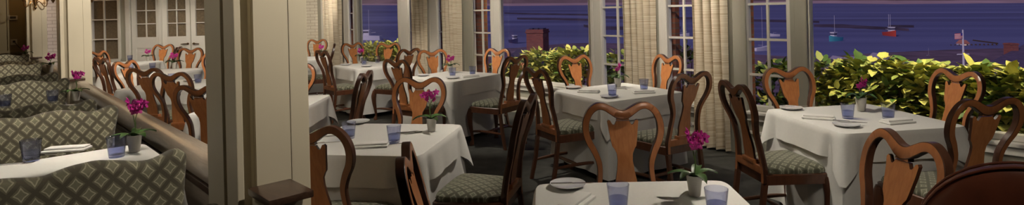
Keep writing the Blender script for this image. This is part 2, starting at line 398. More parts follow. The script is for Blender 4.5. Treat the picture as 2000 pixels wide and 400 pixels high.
# sills, wainscot rails, skirting
w = MB()
for (a, b) in ((uw(672), uw(818)), (uw(905), uw(1250)), (uw(1290), uw(1380)), (uw(1440), UR - .1)):
    w.box(a, b, -.07, .02, SILL - .03, SILL, .006)
    w.box(a, b, -.035, .001, SILL - .10, SILL - .03, .004)
    w.box(a, b, -.02, .001, .22, .25, .004)
st(w, 'trim_10', M['trim'], in_wall)
w = MB(); w.box(uw(632), uw(640), -.05, .001, 0, CZ, .004); st(w, 'trim_16', M['trim'], in_wall)
w = MB(); w.box(UL, UR - .05, -.018, .001, 0, .14, .004); st(w, 'baseboard_window', M['greypaint'], in_wall)

# ---------------- curtains
def curtain(px0, px1, label, folds, z0=.03, seed=0):
    a, b = uw(px0, -.07), uw(px1, -.07); rnd = random.Random(seed); mb = MB(); n = folds * 12; rows = 14
    amp = .05; ph = [rnd.uniform(.7, 1.3) for _ in range(folds + 1)]
    vs = []
    for j in range(rows + 1):
        z = z0 + (HEAD + .1 - z0) * j / rows; sq = 1 + .06 * (1 - j / rows)
        for i in range(n + 1):
            t = i / n; f = t * folds; k = int(f); am = amp * ph[min(k, folds)]
            x = (a + b) / 2 + (t - .5) * (b - a) * sq + .012 * math.sin(f * 2 * PI * 2 + j * .2)
            vs.append((x, -.12 + am * math.sin(f * 2 * PI) + .01 * math.sin(f * 7 + j * .4), z))
    m_ = n + 1
    fs = [(j * m_ + i, j * m_ + i + 1, (j + 1) * m_ + i + 1, (j + 1) * m_ + i) for j in range(rows) for i in range(n)]
    back = [(x, y + .004, z) for x, y, z in vs]; o = len(vs)
    mb.add(vs + back, fs + [tuple(o + q for q in reversed(f)) for f in fs])
    root = in_wall(thing('curtain', label, 'curtain', group='banded curtains at the window wall'))
    mb.build('drape', M['curtain'], root)
    h = MB(); h.box(a, b, -.10, .0, HEAD + .11, HEAD + .17, .01); h.build('pelmet', M['trim'], root, False)
    return root
curtain(636, 672, 'furthest striped curtain hanging beside the whitewashed brick wall', 4, seed=1)
curtain(810, 839, 'sunlit narrow banded curtain right of the fishing boat window', 4, seed=2)
curtain(868, 906, 'banded curtain hanging beside the grey wall with the purple orchid in front', 5, seed=3)
curtain(1222, 1284, 'wide pale banded curtain behind the centre table with two tumblers', 5, seed=4)
curtain(1357, 1424, 'dark shaded banded curtain behind the pair of tall side-on chairs', 4, seed=5)

# ---------------- door wall of the inner room
DY = 12.2
def dx(px, py=60): return at(px, py, DY).x
doors = [(dx(262 - 6), dx(313)), (dx(317), dx(371.5)), (dx(372.5), dx(427))]
wx = (dx(176), dx(236))
DH = 2.12
b_ = MB()
xs = [(wx[0], wx[1], .66, 2.2)] + [(a, b, 0, DH) for a, b in doors]
cur = -10.85
for a, b, z0, z1 in xs:
    if a > cur: b_.box(cur, a, 0, .15, 0, CZ)
    if z0 > 0: b_.box(a, b, 0, .15, 0, z0)
    b_.box(a, b, 0, .15, z1, CZ); cur = b
b_.box(cur, -6.25, 0, .15, 0, CZ)
o = st(b_, 'wall_doors', M['greypaint']); o.location = (0, DY, 0)
b_ = MB(); b_.box(-10.85, wx[0] - .06, -.04, 0.001, 0, CZ); o = st(b_, 'wall_niche', M['whitebrick']); o.location = (0, DY, 0)
# casing round the doors and the window
b_ = MB()
b_.box(doors[0][0] - .09, doors[0][0], -.05, .02, 0, DH + .1, .006); b_.box(doors[0][1] - .004, doors[1][0] + .004, -.05, .02, 0, DH + .1, .005)
b_.box(doors[2][1], doors[2][1] + .1, -.05, .02, 0, DH + .1, .006); b_.box(doors[0][0] - .09, doors[2][1] + .1, -.051, .02, DH, DH + .12, .006)
o = st(b_, 'trim_11', M['trim']); o.location = (0, DY, 0)
for i, (a, b) in enumerate(doors):
    w = MB(); zb, zt, cm = 1.165, 2.03, (a + b) / 2; e = .10
    w.box(a, a + e, .0, .045, .01, DH - .01, .004); w.box(b - e, b, .0, .045, .01, DH - .01, .004)
    w.box(a + e, b - e, .0, .045, .01, .22); w.box(a + e, b - e, .0, .045, .92, zb); w.box(a + e, b - e, .0, .045, zt, DH - .01)
    w.box(a + e, b - e, .012, .035, .22, .92); w.box(a + e + .04, b - e - .04, .002, .02, .28, .86, .008)
    root = st(w, 'door_%d' % (i + 1), M['trim']); root.location = (0, DY + .01, 0)
    g = MB(); g.box(cm - .01, cm + .01, .01, .035, zb, zt)
    for z in (1.453, 1.741): g.box(a + e, b - e, .011, .034, z - .01, z + .01)
    g.build('muntins', M['trim'], root, False)
    p = MB(); p.box(a + e, b - e, .02, .024, zb, zt); p.build('pane', M['pane'], root, False)
    c_ = MB(); c_.box(a + e - .02, b - e + .02, .052, .060, zb - .04, zt + .02); c_.build('door_curtain', M['lace'], root, False)
    if i:
        h = MB(); s = 1 if i == 2 else -1; hx = a + .06 if i == 2 else b - .06
        h.lathe([(0, 0), (.024, 0), (.024, .012), (.01, .014), (.01, .05), (0, .052)], 12, mx=Matrix.Translation((hx, 0, 1.0)) @ Matrix.Rotation(PI / 2, 4, 'X'))
        h.tube([(hx, -.045, 1.0), (hx + s * .05, -.048, 1.002), (hx + s * .13, -.045, .995)], [.011, .010, .008])
        h.build('door_handle', M['brass'], root)
w = MB(); a, b = wx; e = .05; z0, z1 = .66, 2.2
w.box(a, a + e, -.03, .06, z0, z1, .004); w.box(b - e, b, -.03, .06, z0, z1, .004); w.box(a, b, -.04, .06, z0 - .03, z0 + .05, .004); w.box(a, b, -.03, .06, z1 - .05, z1, .004)
root = st(w, 'window_11', M['trim']); root.location = (0, DY, 0)
g = MB(); cm = a + (b - a) * .46; g.box(cm - .014, cm + .014, 0, .03, z0 + .05, z1 - .05)
for z in (1.14, 1.564, 1.99): g.box(a + e, b - e, .001, .029, z - .013, z + .013)
g.build('muntins', M['trim'], root, False)
p = MB(); p.box(a + e, b - e, .012, .016, z0 + .05, z1 - .05); p.build('pane', M['pane'], root, False)
c_ = MB(); c_.box(a + .01, b - .01, .07, .08, z0 - .02, z1 + .02); c_.build('blind', M['lace'], root, False)

# ---------------- columns and the rail between the rooms (booth frame: x = p, y = q)
def column(name, p0, q0=.79, first=False):
    w = MB(); L = .44; W = .315
    w.box(p0 - L, p0 - .07, q0 + .03, q0 + W, 0, CZ); w.box(p0 - .071, p0 - .03, q0 + .079, q0 + W, 0, CZ)                     # core
    w.box(p0 - .075, p0, q0, q0 + .028, 0, CZ, .004)                          # corner bead
    w.box(p0 - .029, p0 - .004, q0 + .080, q0 + W - .082, 0, CZ)               # face panel
    w.box(p0 - .03, p0, q0 + W - .085, q0 + W, 0, CZ, .004)                   # outer stile
    w.box(p0 - .17, p0 - .085, q0 + .008, q0 + .031, 0, CZ, .003); w.box(p0 - L, p0 - .2, q0 + .004, q0 + .031, 0, CZ, .003)
    w.box(p0 - L - .01, p0 + .012, q0 - .012, q0 + W + .01, 0.0, .2, .006)
    return st(w, name, M['paint'], in_booth)
PCOL = (-2.6, -9.25, -15.3)
for i, p0 in enumerate(PCOL):
    column('column_%d' % (i + 1), p0)
    l = MB(); l.box(p0 + .03, p0 + .275, .82, 1.0, .82, .85, .005)
    o = in_booth(l.build('ledge_shelf', M['dark_wood'])); tag(o, ['small dark wooden ledge on the nearest cream column', 'little brown ledge on the middle column above the rail', 'furthest thin brown ledge below the lit wall lamp'][i], 'ledge', 'ledges on the columns')
    nb = MB(); nb.box(p0 + .001, p0 + .20, .845, .985, 0, .819, .004); st(nb, 'trim_%d' % (12 + i), M['paint'], in_booth)
def rail(pa, pb, label):
    root = in_booth(thing('divider_rail', label, 'rail', group='rounded rails dividing the booths from the tables'))
    L = MB(); ring = []
    for p in (pa, pb):
        ring.append([(p, .955 + .088 * math.cos(t), .735 + .085 * math.sin(t)) for t in [2 * PI * k / 28 for k in range(28)]])
    L.loft(ring); L.build('handrail', M['rail'], root)
    w = MB(); w.box(pa, pb, .92, .99, .0, .66); w.box(pa, pb, .895, .919, .52, .66, .004); w.box(pa, pb, .895, .919, .12, .24, .004)
    w.build('panel', M['rail'], root, False)
    d = MB(); d.box(pa, pb, .885, 1.02, .625, .665, .004); d.build('moulding', M['dark_wood'], root, False)
rail(-9.08, -3.05, 'long rounded taupe rail sloping towards the nearest column')
rail(-15.1, -9.72, 'far rounded rail behind the middle column')

# ------------------------------------------------------------------ chair
YB = [(0, -.075), (.2, -.03), (.42, 0), (.5, 0), (.62, -.014), (.76, -.045), (.9, -.088), (1.0, -.112), (1.06, -.122)]
def yb(z): return lerp(YB, z)
def sweep_frame(mb, pts, t, sgn=1):
    """rounded bar along (x,z,width) points, laid on the back's curve"""
    P = [(x, z, w * .9) for x, z, w in catmull(pts, 6)]; rings = []
    for i, (x, z, w) in enumerate(P):
        a, b = P[max(i - 1, 0)], P[min(i + 1, len(P) - 1)]
        T = Vector((b[0] - a[0], b[1] - a[1])).normalized(); nx, nz = -T.y, T.x
        if i == len(P) - 1: nx, nz = 0, 1 if nz > 0 else -1
        h = w / 2; c = .14; r = []
        for u, v in ((-1, -1 + 2 * c * .5), (-1 + c, -1), (1 - c, -1), (1, -1 + c), (1, 1 - c), (1 - c, 1), (-1 + c, 1), (-1, 1 - c)):
            X = x + nx * h * u; Z = z + nz * h * u
            r.append((sgn * X, yb(Z) + v * t / 2, Z))
        rings.append(r)
    o = len(mb.m); mb.loft(rings)
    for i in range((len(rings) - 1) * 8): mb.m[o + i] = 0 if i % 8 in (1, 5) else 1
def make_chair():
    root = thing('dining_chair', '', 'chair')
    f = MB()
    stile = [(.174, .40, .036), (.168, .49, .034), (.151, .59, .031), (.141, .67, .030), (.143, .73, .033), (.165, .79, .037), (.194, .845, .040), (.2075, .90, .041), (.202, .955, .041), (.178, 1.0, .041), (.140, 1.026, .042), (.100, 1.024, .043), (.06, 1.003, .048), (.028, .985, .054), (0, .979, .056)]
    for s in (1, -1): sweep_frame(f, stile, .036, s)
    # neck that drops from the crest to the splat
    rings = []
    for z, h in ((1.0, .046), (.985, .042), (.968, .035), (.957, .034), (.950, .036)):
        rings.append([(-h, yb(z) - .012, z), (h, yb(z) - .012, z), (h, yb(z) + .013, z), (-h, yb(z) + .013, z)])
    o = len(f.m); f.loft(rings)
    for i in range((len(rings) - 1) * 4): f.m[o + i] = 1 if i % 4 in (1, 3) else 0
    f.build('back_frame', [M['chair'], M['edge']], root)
    g = MB(); g.box(-.17, .17, -.020, .020, .455, .505, .006); g.box(-.075, .075, -.026, .026, .500, .530, .008); g.build('shoe', M['chair'], root)
    # splat: rows of half-widths
    HW = [(.52, .066), (.55, .060), (.60, .062), (.64, .057), (.69, .047), (.74, .041), (.775, .043), (.80, .055), (.815, .066), (.84, .071), (.88, .077), (.905, .081)]
    s = MB(); out = []
    rows = [(z, h) for z, h in HW]
    left = [(-h, z) for z, h in rows]; right = [(h, z) for z, h in rows]
    top = [(.084, .925), (.087, .944), (.080, .953), (.070, .949), (.063, .936), (.056, .926), (.047, .926), (.041, .936), (.036, .946)]
    poly_ = right + top + [(-x, z) for x, z in reversed(top)] + left[::-1]
    # subdivide into strips between matching left/right points so that the panel can follow the curve
    R = right + top; n = len(R)
    for sd in (.008, -.008):
        vs = [(x, yb(z) + sd, z) for x, z in R] + [(-x, yb(z) + sd, z) for x, z in R]
        fs = [(i, i + 1, n + i + 1, n + i) for i in range(len(right) - 1)]
        fs.append(tuple([len(right) - 1] + list(range(len(right), n))) + tuple(n + i for i in reversed(range(len(right) - 1, n))))
        s.add(vs, fs)
    o1 = 2 * n
    rim = []
    order = list(range(n)) + [n + i for i in reversed(range(n))]
    for a, b in zip(order, order[1:] + order[:1]): rim.append((a, b, b + o1, a + o1))
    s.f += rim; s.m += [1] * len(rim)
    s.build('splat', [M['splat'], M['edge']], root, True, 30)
    # seat
    r = MB(); rw, fw, D = .195, .252, .44
    def outline(off, z):
        P = [(-rw + off, 0 + off), (rw - off, 0 + off), (fw - off - .012, D - .05), (fw - off - .03, D - .012 - off), (0, D + .006 - off), (-fw + off + .03, D - .012 - off), (-fw + off + .012, D - .05)]
        return [(x, y, z) for x, y in P]
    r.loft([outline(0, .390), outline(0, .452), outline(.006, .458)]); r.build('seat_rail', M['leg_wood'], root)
    c = MB(); rg = []
    for off, z in ((.012, .458), (.008, .472), (.014, .490), (.040, .506), (.085, .516), (.15, .521)):
        k = off; rr = []
        for t in range(32):
            a = 2 * PI * t / 32; ca, sa = math.cos(a), math.sin(a); e = .34
            X = math.copysign(abs(ca) ** e, ca); Yv = math.copysign(abs(sa) ** e, sa)
            yy = D / 2 + Yv * (D / 2 - k); ww = rw + (fw - rw) * (yy / D) - k
            rr.append((X * ww, yy, z))
        rg.append(rr)
    c.loft(rg); c.build('seat_cushion', M['seat'], root)
    for s_ in (-1, 1):
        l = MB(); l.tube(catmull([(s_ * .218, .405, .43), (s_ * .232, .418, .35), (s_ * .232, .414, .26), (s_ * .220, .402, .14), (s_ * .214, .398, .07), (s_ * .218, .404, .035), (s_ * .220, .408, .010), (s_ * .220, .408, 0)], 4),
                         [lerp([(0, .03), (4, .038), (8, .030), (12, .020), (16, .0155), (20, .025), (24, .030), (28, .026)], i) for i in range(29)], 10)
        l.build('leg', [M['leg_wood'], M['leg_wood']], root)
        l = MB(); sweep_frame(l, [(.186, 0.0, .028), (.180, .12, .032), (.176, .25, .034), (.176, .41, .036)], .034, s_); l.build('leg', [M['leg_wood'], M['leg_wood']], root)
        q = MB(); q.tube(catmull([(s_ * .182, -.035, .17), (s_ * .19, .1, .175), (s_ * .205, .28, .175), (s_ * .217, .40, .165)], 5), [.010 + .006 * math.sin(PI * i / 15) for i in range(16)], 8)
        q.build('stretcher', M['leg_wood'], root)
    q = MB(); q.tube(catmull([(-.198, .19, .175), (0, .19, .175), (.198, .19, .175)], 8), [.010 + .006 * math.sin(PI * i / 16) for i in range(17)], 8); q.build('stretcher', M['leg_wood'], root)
    return root
chair0 = make_chair(); chair_used = [False]
def place_chair(px, py, facing, label, group, dxy=None):
    """crest seen at px,py (lobe tops 1.05 m high); facing in degrees"""
    c = at(px, py, z=1.05); f = math.radians(facing)
    base = Vector((c.x + .115 * math.cos(f), c.y + .115 * math.sin(f), 0))
    rz = f - PI / 2
    if not chair_used[0]:
        chair_used[0] = True; chair0.location = base; chair0.rotation_euler = (0, 0, rz); tag(chair0, label, None, group); return chair0
    return dup(chair0, base, rz, label, group)
GA = 'heart backed chairs in the window room'; GB = 'heart backed chairs in the inner room'
CH = [
    (1214, 198, -90, 'large heart backed chair at the back edge of the nearest table, seen square on', GA),
    (1352, 140, 120, 'tall chair turned away behind the nearest orchid, before the dark curtain', GA),
    (1045, 132, 30, 'shadowed chair at the left side of the centre table before the hedge', GA),
    (1120, 107, -60, 'chair beyond the centre table, framed by the lit hedge', GA),
    (1306, 106, 210, 'far chair behind the centre table, standing between two curtains', GA),
    (1537, 130, -82, 'chair at the back of the right-hand table, before the casement with the sailboat', GA),
    (1432, 159, 8, 'dark side-on chair drawn up to the left side of the right-hand table', GA),
    (1871, 135, 188, 'chair against the hedge at the far side of the right-hand table', GA),
    (1930, 190, 98, 'chair behind the round leather chair, back turned to the room', GA),
    (1772, 262, 184, 'near chair left of the round leather chair, its curled crest lowest of all', GA),
    (1031, 188, 167, 'side-on chair with pale sunlit seat right of the left-hand table', GA),
    (820, 150, -99, 'bright orange chair with the magenta orchid in front of it', GA),
    (790, 290, 8, 'very dark chair seen edge-on at the near edge of the left-hand table', GA),
    (600, 243, 81, 'big chair cut by the cream column at the left-hand table', GA),
    (1008, 108, 143, 'side-on chair with dark seat before the chimney window', GA),
    (973, 94, 234, 'pale chair standing before the brick-sided casement', GA),
    (843, 96, -58, 'small bright chair before the pale window frame between two curtains', GA),
    (800, 94, 145, 'half hidden chair before the first narrow curtain, its splat square to the room', GA),
    (772, 115, 54, 'shaded chair just behind the bright orange chair and its orchid', GA),
    (628, 98, 45, 'tall far chair beside the cream column with patterned seat', GA),
    (714, 139, 180, 'narrow edge-on chair behind the tumbler of the left-hand table', GA),
    (759, 83, -100, 'chair before the window with the big white fishing boat', GA),
    (653, 85, 200, 'distant chair before the furthest curtain', GA),
    (687, 83, -40, 'distant narrow chair before the tall slim casement', GA),
    (620, 76, -95, 'furthest chair of all, before the whitewashed brick wall', GA),
    (577, 124, -90, 'dark chair almost hidden behind the cream column', GA),
    (385, 165, 80, 'nearest inner room chair, cut by the cream column', GB),
    (331, 140, 84, 'second chair along the rail, right of the overlapping pair', GB),
    (281, 132, 84, 'chair along the rail behind the overlapping pair, with splat showing', GB),
    (243, 118, 0, 'chair along the rail turned sideways to its table', GB),
    (196, 112, 60, 'chair half hidden by the middle column', GB),
    (320, 86, -92, 'chair before the white doors, beside the small far orchid', GB),
    (373, 93, -90, 'chair under the lever handles of the double doors', GB),
    (349, 91, 200, 'thin dark chair behind the pink orchid before the doors', GB),
    (425, 100, -90, 'inner room chair whose edge only shows beside the cream column', GB),
    (190, 99, 0, 'dim chair below the tall gridded window', GB),
]
for c in CH: place_chair(*c)

# ------------------------------------------------------------------ tables
def make_cloth(name, sx, sy, drop, flare, corner, waves, seed, m, inset=0, ztop=.752):
    rnd = random.Random(seed); mb = MB(); hx, hy = sx / 2 - inset, sy / 2 - inset; Nn = 192; rc = .045
    per = []
    for i in range(Nn):
        a = 2 * PI * (i + .5) / Nn; ca, sa = math.cos(a), math.sin(a)
        k = 1 / max(abs(ca) / hx, abs(sa) / hy); x, y = ca * k, sa * k
        # soften the corner
        cxn, cyn = abs(x) / hx, abs(y) / hy; cn = max(0, (min(cxn, cyn) - .80) / .20)
        x *= 1 - .035 * cn ** 2; y *= 1 - .035 * cn ** 2
        per.append((x, y, min(cxn, cyn)))
    ph = [rnd.uniform(0, 6.28) for _ in range(8)]
    rings = [[(x * .5, y * .5, ztop) for x, y, c in per], [(x * .97, y * .97, ztop) for x, y, c in per], [(x * .992, y * .992, ztop - .002) for x, y, c in per], [(x * 1.004, y * 1.004, ztop - .012) for x, y, c in per]]
    J = 12
    for j in range(1, J + 1):
        s = j / J; ring = []
        for i, (x, y, c) in enumerate(per):
            t = i / Nn; r = math.hypot(x, y); nx, ny = x / r, y / r
            # outward normal of the nearest side blended at corners
            sxn, syn = (math.copysign(1, x), 0) if abs(x) / hx > abs(y) / hy else (0, math.copysign(1, y))
            cn = max(0, (c - .62) / .38); bl = cn ** 1.5
            ox, oy = sxn * (1 - bl) + nx * bl, syn * (1 - bl) + ny * bl
            D = drop * (1 + corner * cn ** 2)
            a = 2 * PI * t
            wv = waves * s * (math.sin(a * 9 + ph[0]) * .5 + math.sin(a * 17 + ph[1]) * .35 + math.sin(a * 5 + ph[2]) * .4) * (.5 + .9 * c)
            cf = -.045 * corner * s * math.exp(-((c - .72) / .09) ** 2)
            off = flare * s * (.35 + 1.5 * cn ** 2) + wv + cf + .006
            ring.append((x + ox * off, y + oy * off, ztop - .012 - D * s))
        rings.append(ring)
    vs = [(0, 0, ztop)] + [p for r in rings for p in r]; fs = [(0, 1 + i, 1 + (i + 1) % Nn) for i in range(Nn)]
    for j in range(len(rings) - 1):
        for i in range(Nn):
            a, b = 1 + j * Nn + i, 1 + j * Nn + (i + 1) % Nn; fs.append((a, a + Nn, b + Nn, b))
    mb.add(vs, fs); return mb
def table(cx, cy, ang, sx, sy, where, seed, floor=0, drop=.17):
    """ang in degrees; a cross-legged table under two cloths"""
    rz = math.radians(ang); loc = (cx, cy, floor)
    t = thing('dining_table', 'dining table, ' + where, 'table', loc, rz, 'cloth covered dining tables')
    b = MB(); b.box(-sx / 2 + .035, sx / 2 - .035, -sy / 2 + .035, sy / 2 - .035, .715, .741, .008); b.build('tabletop', M['dark_wood'], t)
    for a_, b_2 in ((1, 1), (1, -1), (-1, 1), (-1, -1)):
        l = MB(); x, y = a_ * (sx / 2 - .08), b_2 * (sy / 2 - .08); l.lathe([(.018, 0), (.02, .03), (.026, .4), (.03, .715)], 10, (x, y, 0)); l.build('leg', M['dark_wood'], t)
    under = make_cloth('undercloth', sx, sy, .66, .035, .0, .022, seed, M['cloth'], .010, .744).build('tablecloth', M['cloth']); under.location = loc; under.rotation_euler = (0, 0, rz)
    tag(under, 'long white undercloth ' + where, 'tablecloth', 'floor length undercloths')
    top = make_cloth('topcloth', sx, sy, drop, .050, .95, .010, seed + 50, M['cloth'], 0, .750).build('table_topper', M['cloth']); top.location = loc; top.rotation_euler = (0, 0, rz)
    tag(top, 'short white top cloth ' + where, 'tablecloth', 'short top cloths')
    return floor + .7505
table(2.30, 4.03, 8, .90, .90, 'on the table by the big window with the hedge', 1)
table(.80, 5.53, 30, .92, .90, 'on the centre table with the silver dish', 2)
table(-1.06, 7.18, 54, .90, .90, 'on the table before the brick-sided casement', 3)
table(-1.05, 3.75, -9, .90, .90, 'on the left-hand table nearest the column', 4)
table(.43, 2.22, -1, .90, .92, 'on the nearest table at the bottom edge', 5)
table(-2.55, 5.30, 3, .95, .95, 'on the table cut by the cream column', 6)
table(-2.55, 8.95, 42, 1.0, .95, 'on the table below the white fishing boat', 7)
table(-4.35, 10.5, 20, 1.0, .95, 'on the furthest table by the whitewashed brick', 8)
table(-4.42, 7.05, 2, 1.05, .95, 'on the inner room table nearest the rail', 9)
table(-5.85, 8.65, 2, 1.05, 1.0, 'on the middle inner room table with the pink orchid', 10)
table(-7.7, 10.4, 2, 1.1, .95, 'on the inner room table before the white doors', 11)
ZT = .752

# ------------------------------------------------------------------ tableware
def make_glass():
    root = thing('water_tumbler', '', 'glass')
    g = MB(); g.lathe([(0, 0), (.033, 0), (.0345, .003), (.046, .108), (.0455, .110), (.0435, .108), (.0335, .014), (0, .012)], 28); g.build('tumbler', M['glass'], root)
    w = MB(); w.lathe([(0, .013), (.0330, .0145), (.0375, .055), (0, .055)], 24); w.build('water', M['water'], root)
    return root
def make_orchid(seed, h, nb, spread):
    rnd = random.Random(seed); root = thing('potted_orchid', '', 'flower')
    p = MB(); p.lathe([(0, 0), (.023, 0), (.025, .003), (.0345, .086), (.0345, .090), (.032, .090), (.030, .078), (0, .077)], 24); p.build('pot', M['pot'], root)
    s = MB(); s.lathe([(.0292, .072), (.027, .082), (0, .086)], 16); s.build('soil', M['soil'], root)
    for k in range(5):
        a = k * 2.4 + rnd.uniform(-.3, .3); L = rnd.uniform(.09, .13); up = rnd.uniform(.5, 1.1); l = MB(); rows = 8; vs = []
        for i in range(rows + 1):
            t_ = i / rows; r = L * t_; z = .082 + L * up * (t_ - t_ ** 2 * .95); wd2 = .021 * math.sin(PI * min(1, .12 + t_ * .88)) ** .7
            for q in (-1, -.5, 0, .5, 1):
                vs.append((r * math.cos(a) - q * wd2 * math.sin(a), r * math.sin(a) + q * wd2 * math.cos(a), z + abs(q) * .006))
        fs = [(i * 5 + j, i * 5 + j + 1, i * 5 + j + 6, i * 5 + j + 5) for i in range(rows) for j in range(4)]
        o = len(vs); l.add(vs + [(x, y, z - .002) for x, y, z in vs], fs + [tuple(o + q for q in reversed(f)) for f in fs]); l.build('leaf', M['orchid_leaf'], root)
    pts = catmull([(0, 0, .08), (.006, 0, .13), (.004, .004, h * .7), (-.008, 0, h * .9), (-.03, 0, h * 1.0)], 5)
    s = MB(); s.tube(pts, .0022, 6); s.tube(catmull([(.004, .003, .08), (.012, .003, .15), (.008, .002, h * .7), (.02, 0, h * .88)], 4), .002, 6); s.build('stem', M['stem'], root)
    for k in range(nb):
        a = rnd.uniform(0, 2 * PI); c = Vector((rnd.uniform(-spread, spread), rnd.uniform(-spread * .6, spread * .6), h + rnd.uniform(-spread * .75, spread * .75)))
        q = Vector((rnd.uniform(-.6, .6), -1 if k % 3 else .7, rnd.uniform(-.3, .4))).to_track_quat('Z', 'Y').to_matrix().to_4x4(); mx = Matrix.Translation(c) @ q
        fl = MB()
        for j in range(5):
            t_ = 2 * PI * j / 5 + .3; W = .0105 if j % 2 == 0 else .0075; R = .025; vs = [mx @ Vector((0, 0, 0))]
            for u in range(9):
                th = PI * u / 8 - PI / 2; lx = R * (.55 + .45 * math.cos(th * 2 if abs(th) > 1.2 else th)) * (.35 + .65 * math.cos(th)); ly = W * math.sin(th)
                x = R * .15 + R * .85 * math.cos(th); vs.append(mx @ Vector((x * math.cos(t_) - ly * math.sin(t_), x * math.sin(t_) + ly * math.cos(t_), .004 * math.cos(th * 2) + .001 * j)))
            fl.add(vs, [(0, i, i + 1) for i in range(1, 9)])
        fl.lathe([(0, .011), (.004, .009), (.0055, .004), (0, 0)], 8, mi=1, mx=mx)
        fl.build('blossom', [M['petal'], M['lip']], root)
    return root
def make_plate():
    root = thing('side_plate', '', 'plate'); p = MB()
    p.lathe([(0, .004), (.045, .004), (.048, 0), (.050, 0), (.056, .005), (.078, .012), (.084, .016), (.0835, .018), (.076, .0145), (.054, .008), (.045, .0065), (0, .0065)], 40); p.build('dish', M['china'], root)
    return root
def make_knife():
    k = MB(); k.box(-.10, 0, -.005, .005, .0, .006, .002); k.prism([(0, -.005), (.085, -.007), (.102, -.001), (.10, .004), (0, .005)], .001, .003, 'z'); o = k.build('butter_knife', M['steel']); return tag(o, '', 'knife')
def make_fork():
    k = MB(); k.tube([(-.09, 0, .003), (-.03, 0, .004), (.02, 0, .005), (.04, 0, .003)], [.005, .0035, .003, .005], 6)
    for j in range(4): k.tube([(.038, (j - 1.5) * .004, .003), (.06, (j - 1.5) * .0045, .0015), (.085, (j - 1.5) * .0045, .004)], .0013, 5)
    k.box(.034, .044, -.009, .009, .002, .0045, .001); o = k.build('dinner_fork', M['steel']); return tag(o, '', 'fork')
def make_napkin():
    n = MB()
    for j, (w, d) in enumerate(((.105, .048), (.100, .040))):
        n.box(-w + .004 * j, w, -d + .012 * j, d, .0115 * j, .0115 * j + .0125, .0055)
    o = n.build('folded_napkin', M['napkin']); return tag(o, '', 'napkin')
g0 = make_glass(); o1 = make_orchid(3, .235, 10, .058); o2 = make_orchid(5, .185, 8, .036); p0 = make_plate(); k0 = make_knife(); f0 = make_fork(); n0 = make_napkin()
protos = {'g': g0, 'o': o1, 's': o2, 'p': p0, 'k': k0, 'f': f0, 'n': n0}; used = set()
def put(kind, px, py, rz, label, group, z=ZT, dz=0, scale=1):
    loc = at(px, py, z=z); loc.z = z + dz; src = protos[kind]; r = math.radians(rz)
    if kind not in used:
        used.add(kind); src.location = loc; src.rotation_euler = (0, 0, r); src.scale = (scale,) * 3; return tag(src, label, None, group)
    return dup(src, loc, r, label, group, scale)
GG, GO, GP, GK, GN = 'blue water tumblers on the tables', 'potted magenta orchids on the tables', 'side plates on the tables', 'cutlery on the tables', 'folded white napkins on the tables'
RT, CT, LT, NT, BT = 'right-hand table', 'centre table', 'left-hand table', 'nearest table', 'booth table'
# nearest table
put('g', 1208, 411, 0, 'pale blue tumbler on the nearest table, before the big heart back', GG)
put('g', 1400, 422, 0, 'pale blue tumbler on the nearest table, below its orchid', GG)
put('o', 1357, 381, 20, 'largest magenta orchid in grey pot on the nearest table', GO)
put('p', 1109, 364, 0, 'white side plate on the nearest table with a knife across it', GP)
put('k', 1118, 366, 0, 'knife lying across the plate on the nearest table', GK, dz=.0185)
put('n', 1125, 398, 60, 'folded napkin at the bottom edge of the nearest table', GN)
# left-hand table
put('g', 682, 270, 0, 'blue tumbler on the left-hand table, touching the big chair crest', GG)
put('g', 770, 278, 0, 'blue tumbler on the left-hand table beside the edge-on dark chair', GG)
put('o', 843, 256, 160, 'magenta orchid before the bright orange chair on the left-hand table', GO)
put('n', 725, 286, 6, 'white napkin behind the big cut chair on the left-hand table', GN)
put('k', 754, 283, 18, 'knife beside the napkin on the left-hand table', GK)
put('n', 640, 264, 14, 'white napkin seen through the crest loop of the cut chair', GN)
put('k', 634, 279, 12, 'knife seen through the crest loop of the cut chair', GK)
put('p', 700, 240, 0, 'side plate at the far edge of the left-hand table', GP)
put('f', 800, 259, 4, 'fork beside the leaf shadow on the left-hand table', GK)
# right-hand table
put('g', 1656, 231, 0, 'blue tumbler behind the side plate on the right-hand table', GG)
put('g', 1735, 232, 0, 'blue tumbler above the napkin on the right-hand table', GG)
put('s', 1682, 216, 40, 'dark magenta orchid against the hedge on the right-hand table', GO, scale=1.12)
put('p', 1653, 246, 0, 'side plate near the front corner of the right-hand table', GP)
put('k', 1660, 243, -32, 'knife resting on the front corner plate of the right-hand table', GK, dz=.0185)
put('n', 1753, 239, 12, 'napkin beside the tumbler on the right-hand table', GN)
put('n', 1598, 231, -28, 'napkin at the left edge of the right-hand table', GN)
put('p', 1545, 213, 0, 'side plate below the chair before the sailboat casement', GP)
put('k', 1552, 212, 0, 'knife on the plate before the sailboat casement chair', GK, dz=.0185)
# centre table
put('g', 1196, 188, 0, 'clear blue tumbler standing by the plate on the centre table', GG)
put('g', 1258, 176, 0, 'frosted blue tumbler before the pale curtain on the centre table', GG)
put('s', 1207, 170, 80, 'purple orchid before the white window post on the centre table', GO, scale=1.1)
put('p', 1190, 190, 0, 'side plate at the front corner of the centre table', GP)
put('p', 1120, 172, 0, 'grey dish at the window corner of the centre table', GP)
put('n', 1150, 180, -20, 'napkin at the window side of the centre table', GN)
put('n', 1257, 181, 5, 'napkin below the frosted tumbler on the centre table', GN)
put('f', 1216, 174, -35, 'fork beside the purple orchid on the centre table', GK)
# table before the brick sided casement
T3 = 'table before the brick casement'
put('g', 884, 149, 0, 'tumbler below the orchid on the ' + T3, GG)
put('g', 923, 146, 0, 'tumbler behind the napkin on the ' + T3, GG)
put('s', 880, 142, 10, 'light magenta orchid before the banded curtain on the ' + T3, GO, scale=1.05)
put('p', 884, 153, 0, 'side plate under the tumbler on the ' + T3, GP)
put('n', 919, 150, 20, 'napkin on the ' + T3, GN)
put('p', 826, 148, 0, 'side plate before the small bright chair on the ' + T3, GP)
